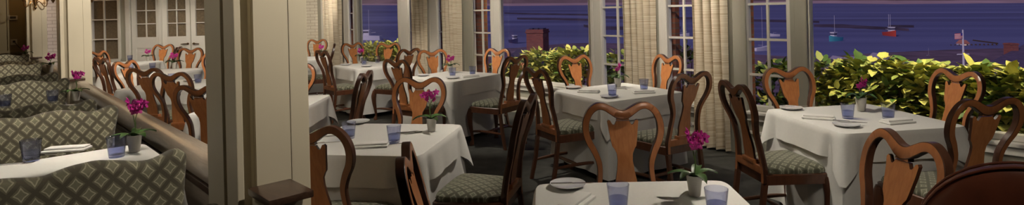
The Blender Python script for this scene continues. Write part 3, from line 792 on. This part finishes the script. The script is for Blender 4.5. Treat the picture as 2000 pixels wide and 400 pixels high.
# table below the boat
T8 = 'table below the white fishing boat'
put('g', 711, 126, 0, 'tumbler beside the plates on the ' + T8, GG)
put('g', 737, 122, 0, 'tumbler against the hedge on the ' + T8, GG)
put('s', 705, 120, 10, 'little orchid before the casement on the ' + T8, GO)
put('p', 675, 127, 0, 'side plate nearest the curtain on the ' + T8, GP)
put('p', 716, 130, 0, 'side plate below the tumbler on the ' + T8, GP)
put('s', 628, 110, 10, 'orchid before the furthest chair by the whitewashed brick', GO)
# inner room
put('g', 387, 162, 0, 'tumbler beside the cream column in the inner room', GG)
put('g', 336, 160, 0, 'tumbler seen above the overlapping chairs in the inner room', GG)
put('s', 340, 134, 30, 'pink orchid in the middle of the inner room', GO, scale=1.15)
put('g', 298, 136, 0, 'tumbler left of the pink orchid in the inner room', GG)
put('g', 255, 138, 0, 'tumbler by the sideways rail chair in the inner room', GG)
put('s', 289, 119, 30, 'small far orchid before the white single door', GO)
put('g', 254, 119, 0, 'tumbler on the table below the gridded window', GG)
put('p', 372, 158, 0, 'side plate next to the cream column in the inner room', GP)

# ------------------------------------------------------------------ booths
WV = [(0, 1.022), (.02, 1.040), (.045, 1.042), (.085, 1.024), (.12, 1.012), (.16, 1.016), (.2, 1.028), (.285, 1.046), (.36, 1.040), (.44, 1.018), (.53, 1.036), (.7, 1.045), (.9, 1.02), (1.1, 1.04), (1.9, 1.03)]
def wave(e): return sum(lerp(WV, max(0, e + k * .012)) for k in (-1, 0, 1)) / 3
def booth(p, face, qe, label, ztop=0):
    """one banquette; p = plane of its back, face = +1 when its seat lies towards the camera side"""
    root = in_booth(thing('booth_bench', label, 'bench', group='patterned booth benches'))
    mb = MB(); q0 = -1.2; n = 60; rings = []
    for i in range(n + 1):
        q = q0 + (qe - q0) * (1 - (1 - i / n) ** 1.5); e = max(0, (q - (qe - .02)) / .02); drop = .02 * (1 - math.sqrt(max(0, 1 - e * e)))
        zt = wave(qe - q) - ztop - drop; th = .055 * (1 - .35 * e * e); r = []
        for (a, b) in ((-1, .30), (-1, zt - .03), (-.8, zt - .01), (-.4, zt), (.4, zt), (.8, zt - .01), (1, zt - .03), (1.25, zt - .22), (1.1, .30)):
            r.append((p + face * a * th, q - .055 * min(1, max(0, (zt - b) / .3)) ** .8 * max(0, 1 - (qe - q) / .3), b))
        rings.append(r)
    # local copy whose x runs along the bench so that the cloth pattern lies on its faces
    rot = Matrix.Rotation(PI / 2, 4, 'Z')
    mb.loft([[(rot.inverted() @ Vector(v)) for v in r] for r in rings]); o = mb.build('backrest', M['booth'], root); o.rotation_euler = (0, 0, PI / 2)
    s = MB(); a, b = sorted((p + face * .06, p + face * .52)); s.box(q0, qe - .03, -b, -a, .44, .57, .03); o = s.build('seat_cushion', M['booth_seat'], root); o.rotation_euler = (0, 0, PI / 2)
    s = MB(); a, b = sorted((p - face * .04, p + face * .48)); s.box(a, b, q0, qe - .02, .12, .44, .004); s.build('base', M['dark_wood'], root, False)
booth(-1.93, 1, .55, 'nearest booth bench, only the top corner of its back showing', .035)
booth(-2.6, -1, .60, 'big dark booth back filling the bottom corner below the tumblers', -.02)
booth(-4.40, 1, .65, 'first fully lit patterned booth back behind the nearest booth table')
booth(-4.86, -1, .60, 'dark booth back just behind the first lit one')
booth(-6.84, 1, .645, 'second lit booth back beyond the dark one')
booth(-7.75, -1, .64, 'thin dark booth back beyond the second lit one')
booth(-9.65, 1, .64, 'third lit booth back before the middle column')
booth(-10.5, -1, .66, 'fourth narrow dark booth back far down the row')
booth(-12.6, 1, .68, 'furthest pale booth back below the wall lamp')
def booth_table(p, label, seed):
    x, y = pq(p, .13)
    root = in_booth(thing('booth_table', 'narrow booth table, ' + label, 'table', group='booth tables'))
    b = MB(); b.box(p - .42, p + .42, -.55, .70, .82, .85, .006); b.build('tabletop', M['dark_wood'], root)
    l = MB(); l.lathe([(.2, .12), (.2, .14), (.03, .16), (.03, .82)], 16, (p, .1, 0)); l.build('pedestal', M['dark_wood'], root)
    c = make_cloth('c', .86, 1.30, .22, .03, .2, .006, seed, M['cloth'], 0, .856).build('tablecloth', M['cloth']); c.location = (*pq(p, .055), 0); c.rotation_euler = (0, 0, -PI / 4)
    tag(c, 'white cloth ' + label, 'tablecloth', 'booth table cloths')
booth_table(-3.53, 'between the nearest dark back and the first lit booth back', 21)
booth_table(-5.85, 'between the second pair of booth backs', 22)
booth_table(-8.70, 'between the third pair of booth backs', 23)
booth_table(-11.5, 'furthest down the booth row', 24)
ZB = .858
put('g', 61, 314, 0, 'blue tumbler on the nearest booth table at the picture edge', GG, z=ZB)
put('g', 228, 306, 0, 'blue tumbler beside the orchid on the nearest booth table', GG, z=ZB)
put('o', 263, 296, 70, 'tall magenta orchid at the end of the nearest booth table', GO, z=ZB, scale=1.02)
put('n', 130, 294, 12, 'rolled white napkin on the nearest booth table', GN, z=ZB)
put('k', 88, 303, 8, 'knife between tumbler and napkin on the nearest booth table', GK, z=ZB)
put('f', 30, 320, 12, 'fork left of the tumbler on the nearest booth table', GK, z=ZB)
put('g', 10, 210, 0, 'tumbler at the picture edge on the second booth table', GG, z=ZB)
put('g', 103, 200, 0, 'tumbler in the middle of the second booth table', GG, z=ZB)
put('o', 149, 196, 70, 'pink orchid at the end of the second booth table', GO, z=ZB, scale=.95)
put('s', 98, 141, 70, 'pink orchid on the third booth table before the brick', GO, z=ZB, scale=1.2)
put('s', 49, 116, 70, 'faint pink orchid on the furthest booth table', GO, z=ZB, scale=1.2)

# ------------------------------------------------------------------ leather chair in the corner
lc = thing('leather_chair', 'round backed dark leather chair in the bottom corner', 'chair', (1.545, 1.76, 0), math.radians(-36))
b_ = MB(); rings = []
Rr, cz_, n = .31, .745, 48
def lring(y, k, zs=0): 
    pts = []
    for i in range(n):
        a = 2 * PI * i / n; x, z = math.cos(a) * (Rr - k), math.sin(a) * (Rr - k)
        if z < 0: z *= 1.25
        pts.append((x, y + .06 * (x / Rr) ** 2, cz_ + z))
    return pts
b_.loft([lring(.05, .10), lring(.045, .03), lring(.03, .006), lring(.0, 0), lring(-.03, .006), lring(-.045, .03), lring(-.055, .10)]); b_.build('backrest', M['leather'], lc)
for s in (.035, -.035):
    pz = MB(); pz.tube([Vector(p) for p in lring(s, .002)] + [Vector(lring(s, .002)[0])], .0045, 6); pz.build('piping', M['leather'], lc)
pz = MB(); pz.box(-.003, .003, -.058, -.050, .55, 1.03, .001); pz.build('seam', M['leather'], lc)
b_ = MB(); b_.box(-.25, .25, 0.0, .48, .36, .48, .04); b_.build('seat', M['leather'], lc)
for x in (-.2, .2):
    for y in (.03, .43):
        l = MB(); l.lathe([(.016, 0), (.026, .37)], 10, (x, y, 0)); l.build('leg', M['dark_wood'], lc)

# ------------------------------------------------------------------ wall lamps, thermostat, switch
def sconce(p, q, ang, label):
    """fixed to a column face; local -y points out of the face"""
    x, y = pq(p, q); root = thing('wall_lamp', label, 'lamp', (x, y, .05), ang, 'brass two armed wall lamps')
    b = MB(); b.lathe([(0, 0), (.045, 0), (.04, .012), (.02, .02), (0, .022)], 16, mx=Matrix.Translation((0, 0, 1.95)) @ Matrix.Rotation(PI / 2, 4, 'X')); b.lathe([(0, 1.75), (.012, 1.77), (.026, 1.80), (.014, 1.83), (.03, 1.88), (.012, 1.94), (.018, 1.98), (0, 2.0)], 14, (0, -.035, 0)); b.build('backplate', M['brass'], root)
    for s in (-1, 1):
        a = MB(); a.tube(catmull([(0, -.04, 1.86), (s * .05, -.07, 1.92), (s * .09, -.09, 1.88), (s * .13, -.10, 1.82), (s * .17, -.10, 1.84), (s * .18, -.10, 1.92)], 5), .008, 8)
        a.lathe([(0, 0), (.012, .002), (.03, .018), (.032, .022), (.012, .022), (.012, .05), (0, .05)], 14, (s * .18, -.10, 1.92)); ar = a.build('arm', M['brass'], root)
        c = MB(); c.lathe([(.009, 0), (.009, .09)], 10, (s * .18, -.10, 1.965)); c.build('candle', M['napkin'], ar)
        c = MB(); c.lathe([(0, 0), (.012, .012), (.013, .025), (.004, .05), (0, .055)], 10, (s * .18, -.10, 2.056)); c.build('bulb', M['bulb'], ar)
        l = bpy.data.lights.new('candle_light', 'POINT'); l.energy = 2.2; l.color = (1, .55, .22); l.shadow_soft_size = .02
        lo = bpy.data.objects.new('candle_light', l); col.objects.link(lo); lo.parent = root; lo.location = (s * .18, -.10, 2.15)
sconce(-15.3, .93, PI / 4, 'brass two armed wall lamp on the furthest column')
sconce(-9.5, .785, -PI / 4, 'dark arm of a wall lamp at the side of the middle column before the brick')
sconce(-9.5, 1.11, PI - PI / 4, 'dark wall lamp tip beside the gridded window')
def on_alcove(px, py): # point on the alcove wall, plane p = -15.75
    k = (px - CX) / F_PX; q = 15.75 * (1 + k) / (1 - k); x, y = pq(-15.75, q); return q, at(px, py, y).z
q, z = on_alcove(25, 35); root = in_booth(thing('thermostat', 'small thermostat with dark display on the olive wall', 'thermostat'))
b_ = MB(); b_.box(-15.748, -15.72, q - .07, q + .07, z - .04, z + .05, .006); b_.build('housing', M['plastic'], root); b_ = MB(); b_.box(-15.722, -15.716, q - .045, q + .045, z - .015, z + .03); b_.build('display', M['blackplastic'], root, False)
q, z = on_alcove(26, 82); root = in_booth(thing('power_outlet', 'ivory outlet with plug low on the olive wall', 'outlet'))
b_ = MB(); b_.box(-15.748, -15.735, q - .05, q + .05, z - .06, z + .06, .004); b_.build('plate', M['plastic'], root)
b_ = MB(); b_.box(-15.737, -15.70, q - .02, q + .02, z - .01, z + .03, .005); b_.tube(catmull([(-15.71, q + .01, z), (-15.70, q + .06, z - .09), (-15.71, q + .12, z - .16)], 4), .006, 6); b_.build('plug', M['blackplastic'], root)
w = MB()
for q in (-.35, .18, .52): w.box(-15.75, -15.73, q, q + .035, 0, CZ, .004)
w.box(-15.75, -15.725, -1.3, 1.0, .93, .98, .004); st(w, 'trim_15', M['olive'], in_booth)

# ------------------------------------------------------------------ hedge outside
def bush(name, u, n, rad, h, count, label, seed, leafsize=(.07, .13), mix=(.5, .35, .15), blooms=0, bm_='hydrangea', base=-.3):
    rnd = random.Random(seed); root = thing(name, label, 'shrub', group='lit shrubs outside the windows'); in_wall(root)
    root.location = WP0 + WE1 * u + WE2 * n; root.location.z = base
    mb = MB(); vs = []; H = h - base
    for _ in range(count):
        # points near the crown's outer shell
        while True:
            a = rnd.uniform(0, 2 * PI); t = rnd.random() ** .7; zz = H * (.12 + .88 * t)
            prof = math.sqrt(max(.02, 1 - ((zz - H * .45) / (H * .62)) ** 2)); r = rad * prof * math.sqrt(rnd.uniform(.25, 1)); break
        lump = 1 + .18 * math.sin(a * 3 + seed) + .12 * math.sin(a * 5 + zz * 6)
        c = Vector((r * lump * math.cos(a), r * lump * .8 * math.sin(a), zz + rnd.uniform(-.05, .07)))
        d = Vector((math.cos(a) * .8, math.sin(a) * .8, rnd.uniform(-.2, .9))) + Vector([rnd.uniform(-.5, .5) for _ in range(3)]); d.normalize()
        L = rnd.uniform(*leafsize); W = L * rnd.uniform(.27, .38)
        sd = d.cross(Vector((rnd.uniform(-.3, .3), rnd.uniform(-.3, .3), 1))).normalized(); up = sd.cross(d).normalized()
        cup = .22 * W; dr = rnd.uniform(.05, .25) * L
        P = lambda s, w, z: c + d * (L * s) + sd * (W * w) + up * z
        pts = [P(0, 0, 0), P(.33, 0, 0), P(.68, 0, -dr * .4), P(1, 0, -dr), P(.28, -.9, cup), P(.66, -.75, cup - dr * .4), P(.28, .9, cup), P(.66, .75, cup - dr * .4)]
        x = rnd.random(); mi = 0 if x < mix[0] else 1 if x < mix[0] + mix[1] else 2
        mb.add(pts, [(0, 4, 1), (0, 1, 6), (1, 4, 5, 2), (1, 2, 7, 6), (2, 5, 3), (2, 3, 7)], mi)
    o = MB.build.__get__(mb)('foliage', [M['leaf1'], M['leaf2'], M['leaf3']], root, True, 80)
    s = MB()
    for k in range(9):
        a = 2 * PI * k / 9 + rnd.uniform(-.3, .3); s.tube([(0, 0, 0), (rad * .3 * math.cos(a), rad * .25 * math.sin(a), H * .45), (rad * .65 * math.cos(a), rad * .5 * math.sin(a), H * .88)], [.02, .012, .005], 5)
    s.build('stems', M['twig'], root)
    for k in range(blooms):
        b = MB(); a = rnd.uniform(PI, 2 * PI); c = Vector((rad * .75 * math.cos(a), rad * .7 * math.sin(a), H * rnd.uniform(.55, .85)))
        for j in range(40):
            v = Vector([rnd.gauss(0, 1) for _ in range(3)]).normalized() * .055; q = v.to_track_quat('Z', 'Y').to_matrix().to_4x4(); mx = Matrix.Translation(c + v) @ q
            b.add([mx @ Vector(p) for p in ((.014, 0, 0), (0, .014, .002), (-.014, 0, 0), (0, -.014, .002))], [(0, 1, 2, 3)])
        b.build('flower_head', M[bm_], root)
    return root
U = uw
hedge = [  # px of centre on the wall line, distance out, radius, height, leaves
    (738, 1.3, .8, .72, 1400, 'far yellow-green shrub below the white fishing boat'), (775, 1.4, .7, .78, 900, 'low shrub beside the pale post right of the fishing boat'),
    (990, 1.0, .5, .58, 700, 'leafy shrub under the small roof left of the chimney'), (1062, 1.0, .6, .80, 1300, 'bright leafy shrub in front of the chimney'), (1130, 1.0, .6, .86, 1400, 'dense shrub filling the corner of the chimney window'),
    (1215, 1.1, .6, .80, 700, 'dim spiky plants outside the casement behind the purple orchid'),
    (1340, 1.3, .6, .95, 600, 'dark shrub outside the casement beside the dark curtain'),
    (1500, 1.0, .55, .83, 800, 'half lit shrub low in the sailboat casement'),
    (1610, .95, .44, .84, 1100, 'broad-leaved hydrangea at the left end of the big window'), (1700, 1.0, .46, .90, 1100, 'broad-leaved hydrangea behind the dark orchid'), (1785, .95, .44, .87, 1100, 'broad-leaved hydrangea below the red boat'),
    (1862, 1.0, .44, .86, 1100, 'broad-leaved hydrangea with a red bloom below the flag'), (1935, .95, .44, .86, 1100, 'broad-leaved hydrangea behind the chair against the hedge'), (2010, 1.0, .44, .88, 1100, 'last broad-leaved hydrangea at the picture edge')]
for i, (px, n, rad, h, cnt, lab) in enumerate(hedge):
    big = px > 1560
    bush('hydrangea_shrub' if big else 'laurel_shrub', U(px, n), n, rad, h, cnt, lab, 30 + i, (.10, .165) if big else (.08, .15), (.52, .33, .15) if (big or px < 1200) else (.15, .45, .40), 2 if px in (1062, 1130) else 1 if px in (1850, 1700) else 0, 'redbloom' if px == 1850 else 'hydrangea')
# garden lamps under the eaves that light the hedge
for px, p in ((710, 140), (760, 140), (1010, 110), (1110, 140), (1180, 50), (1515, 22), (1600, 62), (1700, 74), (1800, 70), (1900, 62), (1990, 52), (2080, 45)):
    a = WP0 + WE1 * (U(px, .9) + .2) + WE2 * .36 + Vector((0, 0, 2.5)); b = WP0 + WE1 * (U(px, .9) - .05) + WE2 * 1.25 + Vector((0, 0, .45))
    spot('garden_spot_light', a, b, p, 75, .05, (1, .85, .45))

# ------------------------------------------------------------------ the harbour
A = at(700, 9, 600); B = at(1950, 6, 560); C = at(1560, 112, 60)
nrm = (B - A).cross(C - A).normalized()
def on_sea(px, py, lift=0):
    d = at(px, py, 1) - Vector((0, 0, HC)); t = (A - Vector((0, 0, HC))).dot(nrm) / d.dot(nrm); return Vector((0, 0, HC)) + d * t + Vector((0, 0, lift))
if nrm.z < 0: nrm = -nrm
q_ = Vector((0, 0, 1)).rotation_difference(nrm)
b_ = MB(); P = [Vector(v) for v in ((-700, -345, 0), (700, -345, 0), (1000, 330, 0), (-1000, 330, 0))]
b_.add(P, [(0, 1, 2, 3)]); o = b_.build('harbour_water', M['sea'], None, False); o.location = A + (B - A) * .5 + (C - (A + (B - A) * .5)) * .5; o.rotation_euler = q_.to_euler(); o['kind'] = 'structure'
# far shore
b_ = MB(); pts = []
line = [(560, 12), (700, 9), (1000, 10.5), (1160, 9), (1400, 7), (1620, 5.5), (1750, 7), (1900, 5.5), (2100, 4)]
vs = []; 
for px, py in line:
    p = on_sea(px, py + 1.2); e = p * (1.0); e2 = Vector((p.x * 1.12, p.y * 1.12, p.z + 2.5)); vs += [p + Vector((0, 0, -.2)), e2]
b_.add(vs, [(2 * i, 2 * i + 2, 2 * i + 3, 2 * i + 1) for i in range(len(line) - 1)]); st(b_, 'far_beach', M['sand'])
b_ = MB(); vs = []
for i, (px, py) in enumerate(line):
    p = on_sea(px, py - .0); p = Vector((p.x * 1.08, p.y * 1.08, p.z + 1.8)); vs += [p, Vector((p.x * 1.1, p.y * 1.1, p.z + 14)), Vector((p.x * 1.35, p.y * 1.35, p.z + 26))]
b_.add(vs, [(3 * i + j, 3 * i + 3 + j, 3 * i + 4 + j, 3 * i + 1 + j) for i in range(len(line) - 1) for j in (0, 1)]); st(b_, 'far_hills', M['farland'])
# sandbars: low humps lying on the water
def bar(pxs, seed):
    mb = MB(); top = [on_sea(px, y0, .12) for px, y0, y1 in pxs]; bot = [on_sea(px, y1, .12) for px, y0, y1 in pxs]; mid = [(a + b) / 2 + Vector((0, 0, .35)) for a, b in zip(top, bot)]
    vs = [v for tr in zip(top, mid, bot) for v in tr]; n = len(pxs)
    vs = [Vector((v.x, v.y, v.z - (.4 if i % 3 != 1 else 0))) for i, v in enumerate(vs)]
    mb.add(vs, [(3 * i + j, 3 * i + 3 + j, 3 * i + 4 + j, 3 * i + 1 + j) for i in range(n - 1) for j in (0, 1)]); st(mb, 'sandbar', M['bar'], smooth=True)
bar([(1590, 51, 52.5), (1620, 49, 54), (1645, 47, 56.5), (1670, 49.5, 57.5), (1700, 53, 58), (1740, 56.5, 59), (1775, 60, 61)], 1)
bar([(1735, 52.5, 54), (1770, 52, 54.5), (1785, 53, 54)], 2)
bar([(1430, 39, 41), (1480, 39.5, 43), (1560, 42, 45), (1600, 44, 45)], 3)
bar([(1150, 29, 31), (1180, 31, 38), (1230, 32, 39), (1300, 33, 40), (1400, 34, 39)], 4)
bar([(1140, 51, 53), (1180, 52, 60), (1230, 53, 60), (1330, 54, 58)], 5)
bar([(985, 26, 27), (1040, 27, 29), (1100, 28, 30), (1160, 29, 31)], 6)
bar([(1010, 37, 38), (1080, 36, 40), (1160, 38, 42)], 7)
# near shore: ground falling from the terrace to the beach
shore = [(600, 96), (780, 97), (960, 96), (1010, 94), (1100, 86), (1160, 84), (1300, 88), (1420, 104), (1540, 111), (1600, 113), (1700, 105), (1800, 100), (1870, 97), (2000, 94), (2120, 92)]
b_ = MB(); vs = []; rnd = random.Random(4)
for px, py in shore:
    e = on_sea(px, py, .05); k = (px - CX) / F_PX; yw = 8.27 / (1 + 1.0657 * k) + .9; s0 = Vector((k * yw, yw, -.3))
    for j in range(9):
        t = j / 8; p = s0.lerp(e, t ** 1.6); zz = s0.z + (e.z - s0.z) * (t ** .8) - .25 * math.sin(PI * t); vs.append((p.x, p.y, zz + rnd.uniform(-.12, .0) * (0 < j < 8)))
b_.add(vs, [(9 * i + j, 9 * i + 9 + j, 9 * i + 10 + j, 9 * i + 1 + j) for i in range(len(shore) - 1) for j in range(8)]); st(b_, 'near_shore', M['land'], smooth=True)

def boat(px, py, L, hull, heading, label, masts=1, mh=1.4, cabin=True, sail=False, name='fishing_boat'):
    c = on_sea(px, py); root = thing(name, label, 'boat', c, math.radians(heading), 'boats moored in the harbour')
    h = MB(); rings = []
    for t in (0, .15, .4, .7, .9, 1):
        w = L * .16 * math.sin(PI * (.28 + .72 * t)) ** .6 if t < 1 else .01; sh = L * (.17 + .12 * t * t)
        x = -L / 2 + L * t; rings.append([(x, -w, sh), (x, -w * .75, -.02 * L), (x, w * .75, -.02 * L), (x, w, sh)])
    h.loft(rings); h.build('hull', M[hull], root)
    if cabin:
        k = MB(); k.box(-.02 * L, .24 * L, -.10 * L, .10 * L, .12 * L, .42 * L, .012 * L); k.box(-.05 * L, .26 * L, -.11 * L, .11 * L, .42 * L, .44 * L); kb = k.build('cabin', M['white'], root)
        k = MB(); k.box(.0, .242 * L, -.102 * L, .102 * L, .31 * L, .38 * L); k.build('cabin_window', M['navy'], kb, False)
    else:
        k = MB(); k.box(-.1 * L, .2 * L, -.07 * L, .07 * L, .10 * L, .15 * L, .01 * L); k.build('cabin', M['white'], root)
    for j in range(masts):
        x = L * (.02 - .14 * j); m_ = MB(); m_.tube([(x, 0, .1 * L), (x, 0, mh * L)], .006 * L, 6); m_.tube([(x, 0, .3 * L), (x - .3 * L, 0, .32 * L)], .007 * L, 6); m_.build('mast', M['white'], root)
    return root
boat(722, 78, 3.6, 'white', 172, 'large white fishing boat with tall mast beyond the far window', 1, 1.3)
boat(1004, 84, 2.6, 'navy', 295, 'little white and dark boat left of the brick chimney', 1, .45)
boat(1631, 80, 3.0, 'teal', 212, 'teal fishing boat moored before the sandbar', 1, 1.25)
boat(1739, 70, 3.4, 'red', 265, 'red fishing boat with two masts', 2, 1.05)
boat(1489, 99, 2.2, 'white', 20, 'pale sailboat with tall mast in the casement', 1, 2.4, False, name='sailboat')
boat(1511, 71, 2.0, 'white', 190, 'small white motorboat right of the sailboat in the casement', 1, .35, False, name='motorboat')
boat(1814, 112, .8, 'white', 80, 'tiny sailboat with pale sails near the beach', 1, 1.2, False, name='sailboat')
boat(1336, 70, 1.8, 'white', 0, 'blurred white boat in the casement beside the brick pier', 2, 1.0, name='fishing_boat')
# flagpole
c = on_sea(1882, 124); c = at(1882, 124, 34)
fp = thing('flagpole', 'white flagpole with yardarm and a striped flag', 'flagpole', c)
S_ = 34 / F_PX
b_ = MB(); b_.tube([(0, 0, -1.0), (0, 0, 66 * S_)], [.07, .04], 8); b_.build('pole', M['white'], fp)
b_ = MB(); b_.tube([(-12 * S_, 0, 18 * S_), (11 * S_, 0, 18 * S_)], .04, 6); b_.build('yardarm', M['white'], fp)
b_ = MB(); w_, h_ = 15 * S_, 11 * S_; z0 = 49 * S_
for k in range(13):
    zz0, zz1 = z0 + h_ * k / 13, z0 + h_ * (k + 1) / 13; xs_ = [-(w_) * i / 8 for i in range(9)]
    for i in range(8):
        f_ = lambda x: .06 * math.sin(x * 9); a, b = xs_[i], xs_[i + 1]
        mi = 2 if (i < 3 and k >= 7) else (k % 2)
        b_.add([(a, f_(a), zz0 + a * .1), (b, f_(b), zz0 + b * .1), (b, f_(b), zz1 + b * .1), (a, f_(a), zz1 + a * .1)], [(0, 1, 2, 3)], mi)
b_.build('flag', [M['flagred'], M['flagwhite'], M['flagblue']], fp, False)
# pier with hut
c = at(1880, 96, 75); S_ = 75 / F_PX
pr = thing('pier', 'timber pier with a small lit hut at its end', 'pier', c)
b_ = MB(); b_.box(-32 * S_, 14 * S_, -.8, .8, -.12, .14); b_.box(14 * S_, 62 * S_, -.5, .5, -.05, .16); b_.build('deck', M['white'], pr, False)
b_ = MB()
for k in range(12): b_.tube([((-30 + 8 * k) * S_, -.7, -1.0), ((-30 + 8 * k) * S_, -.7, .7)], .09, 5)
b_.tube([(14 * S_, -.6, 1.2), (62 * S_, -.6, .7)], .09, 5); b_.build('pilings', M['twig'], pr)
b_ = MB(); b_.box(-6 * S_, 8 * S_, -.5, .5, .1, .75); hb = b_.build('hut', M['white'], pr, False)
b_ = MB(); b_.prism([(-7 * S_, .75), (9 * S_, .75), (1 * S_, 1.25)], -.6, .6); b_.build('hut_roof', M['hydrangea'], hb, False)
b_ = MB(); b_.box(-4 * S_, 2 * S_, -.52, -.49, .25, .6); b_.build('lit_window', M['lamp'], hb, False)
# beach tents
for i, (px, wpx, lab) in enumerate(((1644, 12, 'lowest grey gabled roof at the left of the beach'), (1672, 18, 'small grey gabled roof above the hedge'), (1706, 22, 'middle grey gabled roof among the three'), (1725, 28, 'largest pale gabled roof above the hedge'))):
    Y_ = 30; s = Y_ / F_PX; c = at(px, 122, Y_); r = thing('beach_hut', lab, 'hut', c, 0, 'gabled beach roofs beyond the hedge')
    b_ = MB(); b_.box(-wpx * .45 * s, wpx * .45 * s, 0, .8, -3.0, 5 * s); b_.build('wall', M['roof'], r, False)
    b_ = MB(); b_.prism([(-wpx * .55 * s, 5 * s), (wpx * .55 * s, 5 * s), (0, (11 + 6 * (i == 3)) * s)], -.1, .9); b_.build('roof', simple('weathered roof %d' % i, (.42, .38, .5), .8), r, False)
# brick chimney and its roof below the centre window
Y_ = 19; s = Y_ / F_PX; c = at(1050, 110, Y_)
ch = thing('brick_chimney', 'broad red brick chimney rising from a roof beyond the centre hedge', 'chimney', c, math.radians(-20))
b_ = MB(); b_.box(-17 * s, 17 * s, -.25, .35, -.4, 46 * s); b_.build('stack', M['farbrick'], ch, False)
b_ = MB(); b_.box(-18.5 * s, 18.5 * s, -.28, .38, 46 * s, 49 * s); b_.box(-17.5 * s, 17.5 * s, -.26, .36, 49 * s, 53 * s)
b_.build('cap', M['farbrick'], ch, False)
b_ = MB()
for k in (-1, 0, 1): b_.box((k * 11 - 4) * s, (k * 11 + 4) * s, -.1, .2, 53 * s, 55 * s)
b_.build('flue', M['navy'], ch, False)
b_ = MB(); a = at(985, 118, 17); b2 = at(1010, 96, 20.5); c2 = at(1046, 96, 20.5); d2 = at(1130, 125, 17)
b_.add([a, b2, c2, d2, a - Vector((0, 0, 2)), d2 - Vector((0, 0, 2)), b2 + Vector((0, 1.5, -2)), c2 + Vector((0, 1.5, -2))], [(0, 1, 2, 3), (0, 3, 5, 4), (1, 6, 7, 2), (0, 4, 6, 1), (3, 2, 7, 5)])
o = b_.build('house_roof', M['roof'], None, False); tag(o, 'dark slate roof around the foot of the brick chimney', 'roof')
Y_ = 24; s = Y_ / F_PX; c = at(1975, 104, Y_)
c2_ = thing('brick_chimney', 'small square brick chimney near the picture edge beyond the hedge', 'chimney', c)
b_ = MB(); b_.box(-7 * s, 7 * s, -.2, .2, -1.2, 20 * s); b_.box(-8 * s, 8 * s, -.22, .22, 17 * s, 19 * s); b_.build('stack', M['farbrick'], c2_, False)
b_ = MB(); a = at(1925, 125, 22); b2 = at(2005, 84, 25); d2 = at(2090, 84, 25); e2 = at(2090, 125, 22)
b_.add([a, b2, d2, e2, a - Vector((0, 0, 2)), e2 - Vector((0, 0, 2)), b2 + Vector((0, 1, -3)), d2 + Vector((0, 1, -3))], [(0, 1, 2, 3), (0, 3, 5, 4), (1, 6, 7, 2), (0, 4, 6, 1), (3, 2, 7, 5)])
o = b_.build('house_roof', M['roof'], None, False); tag(o, 'sloping purple grey roof beside the small square chimney', 'roof')
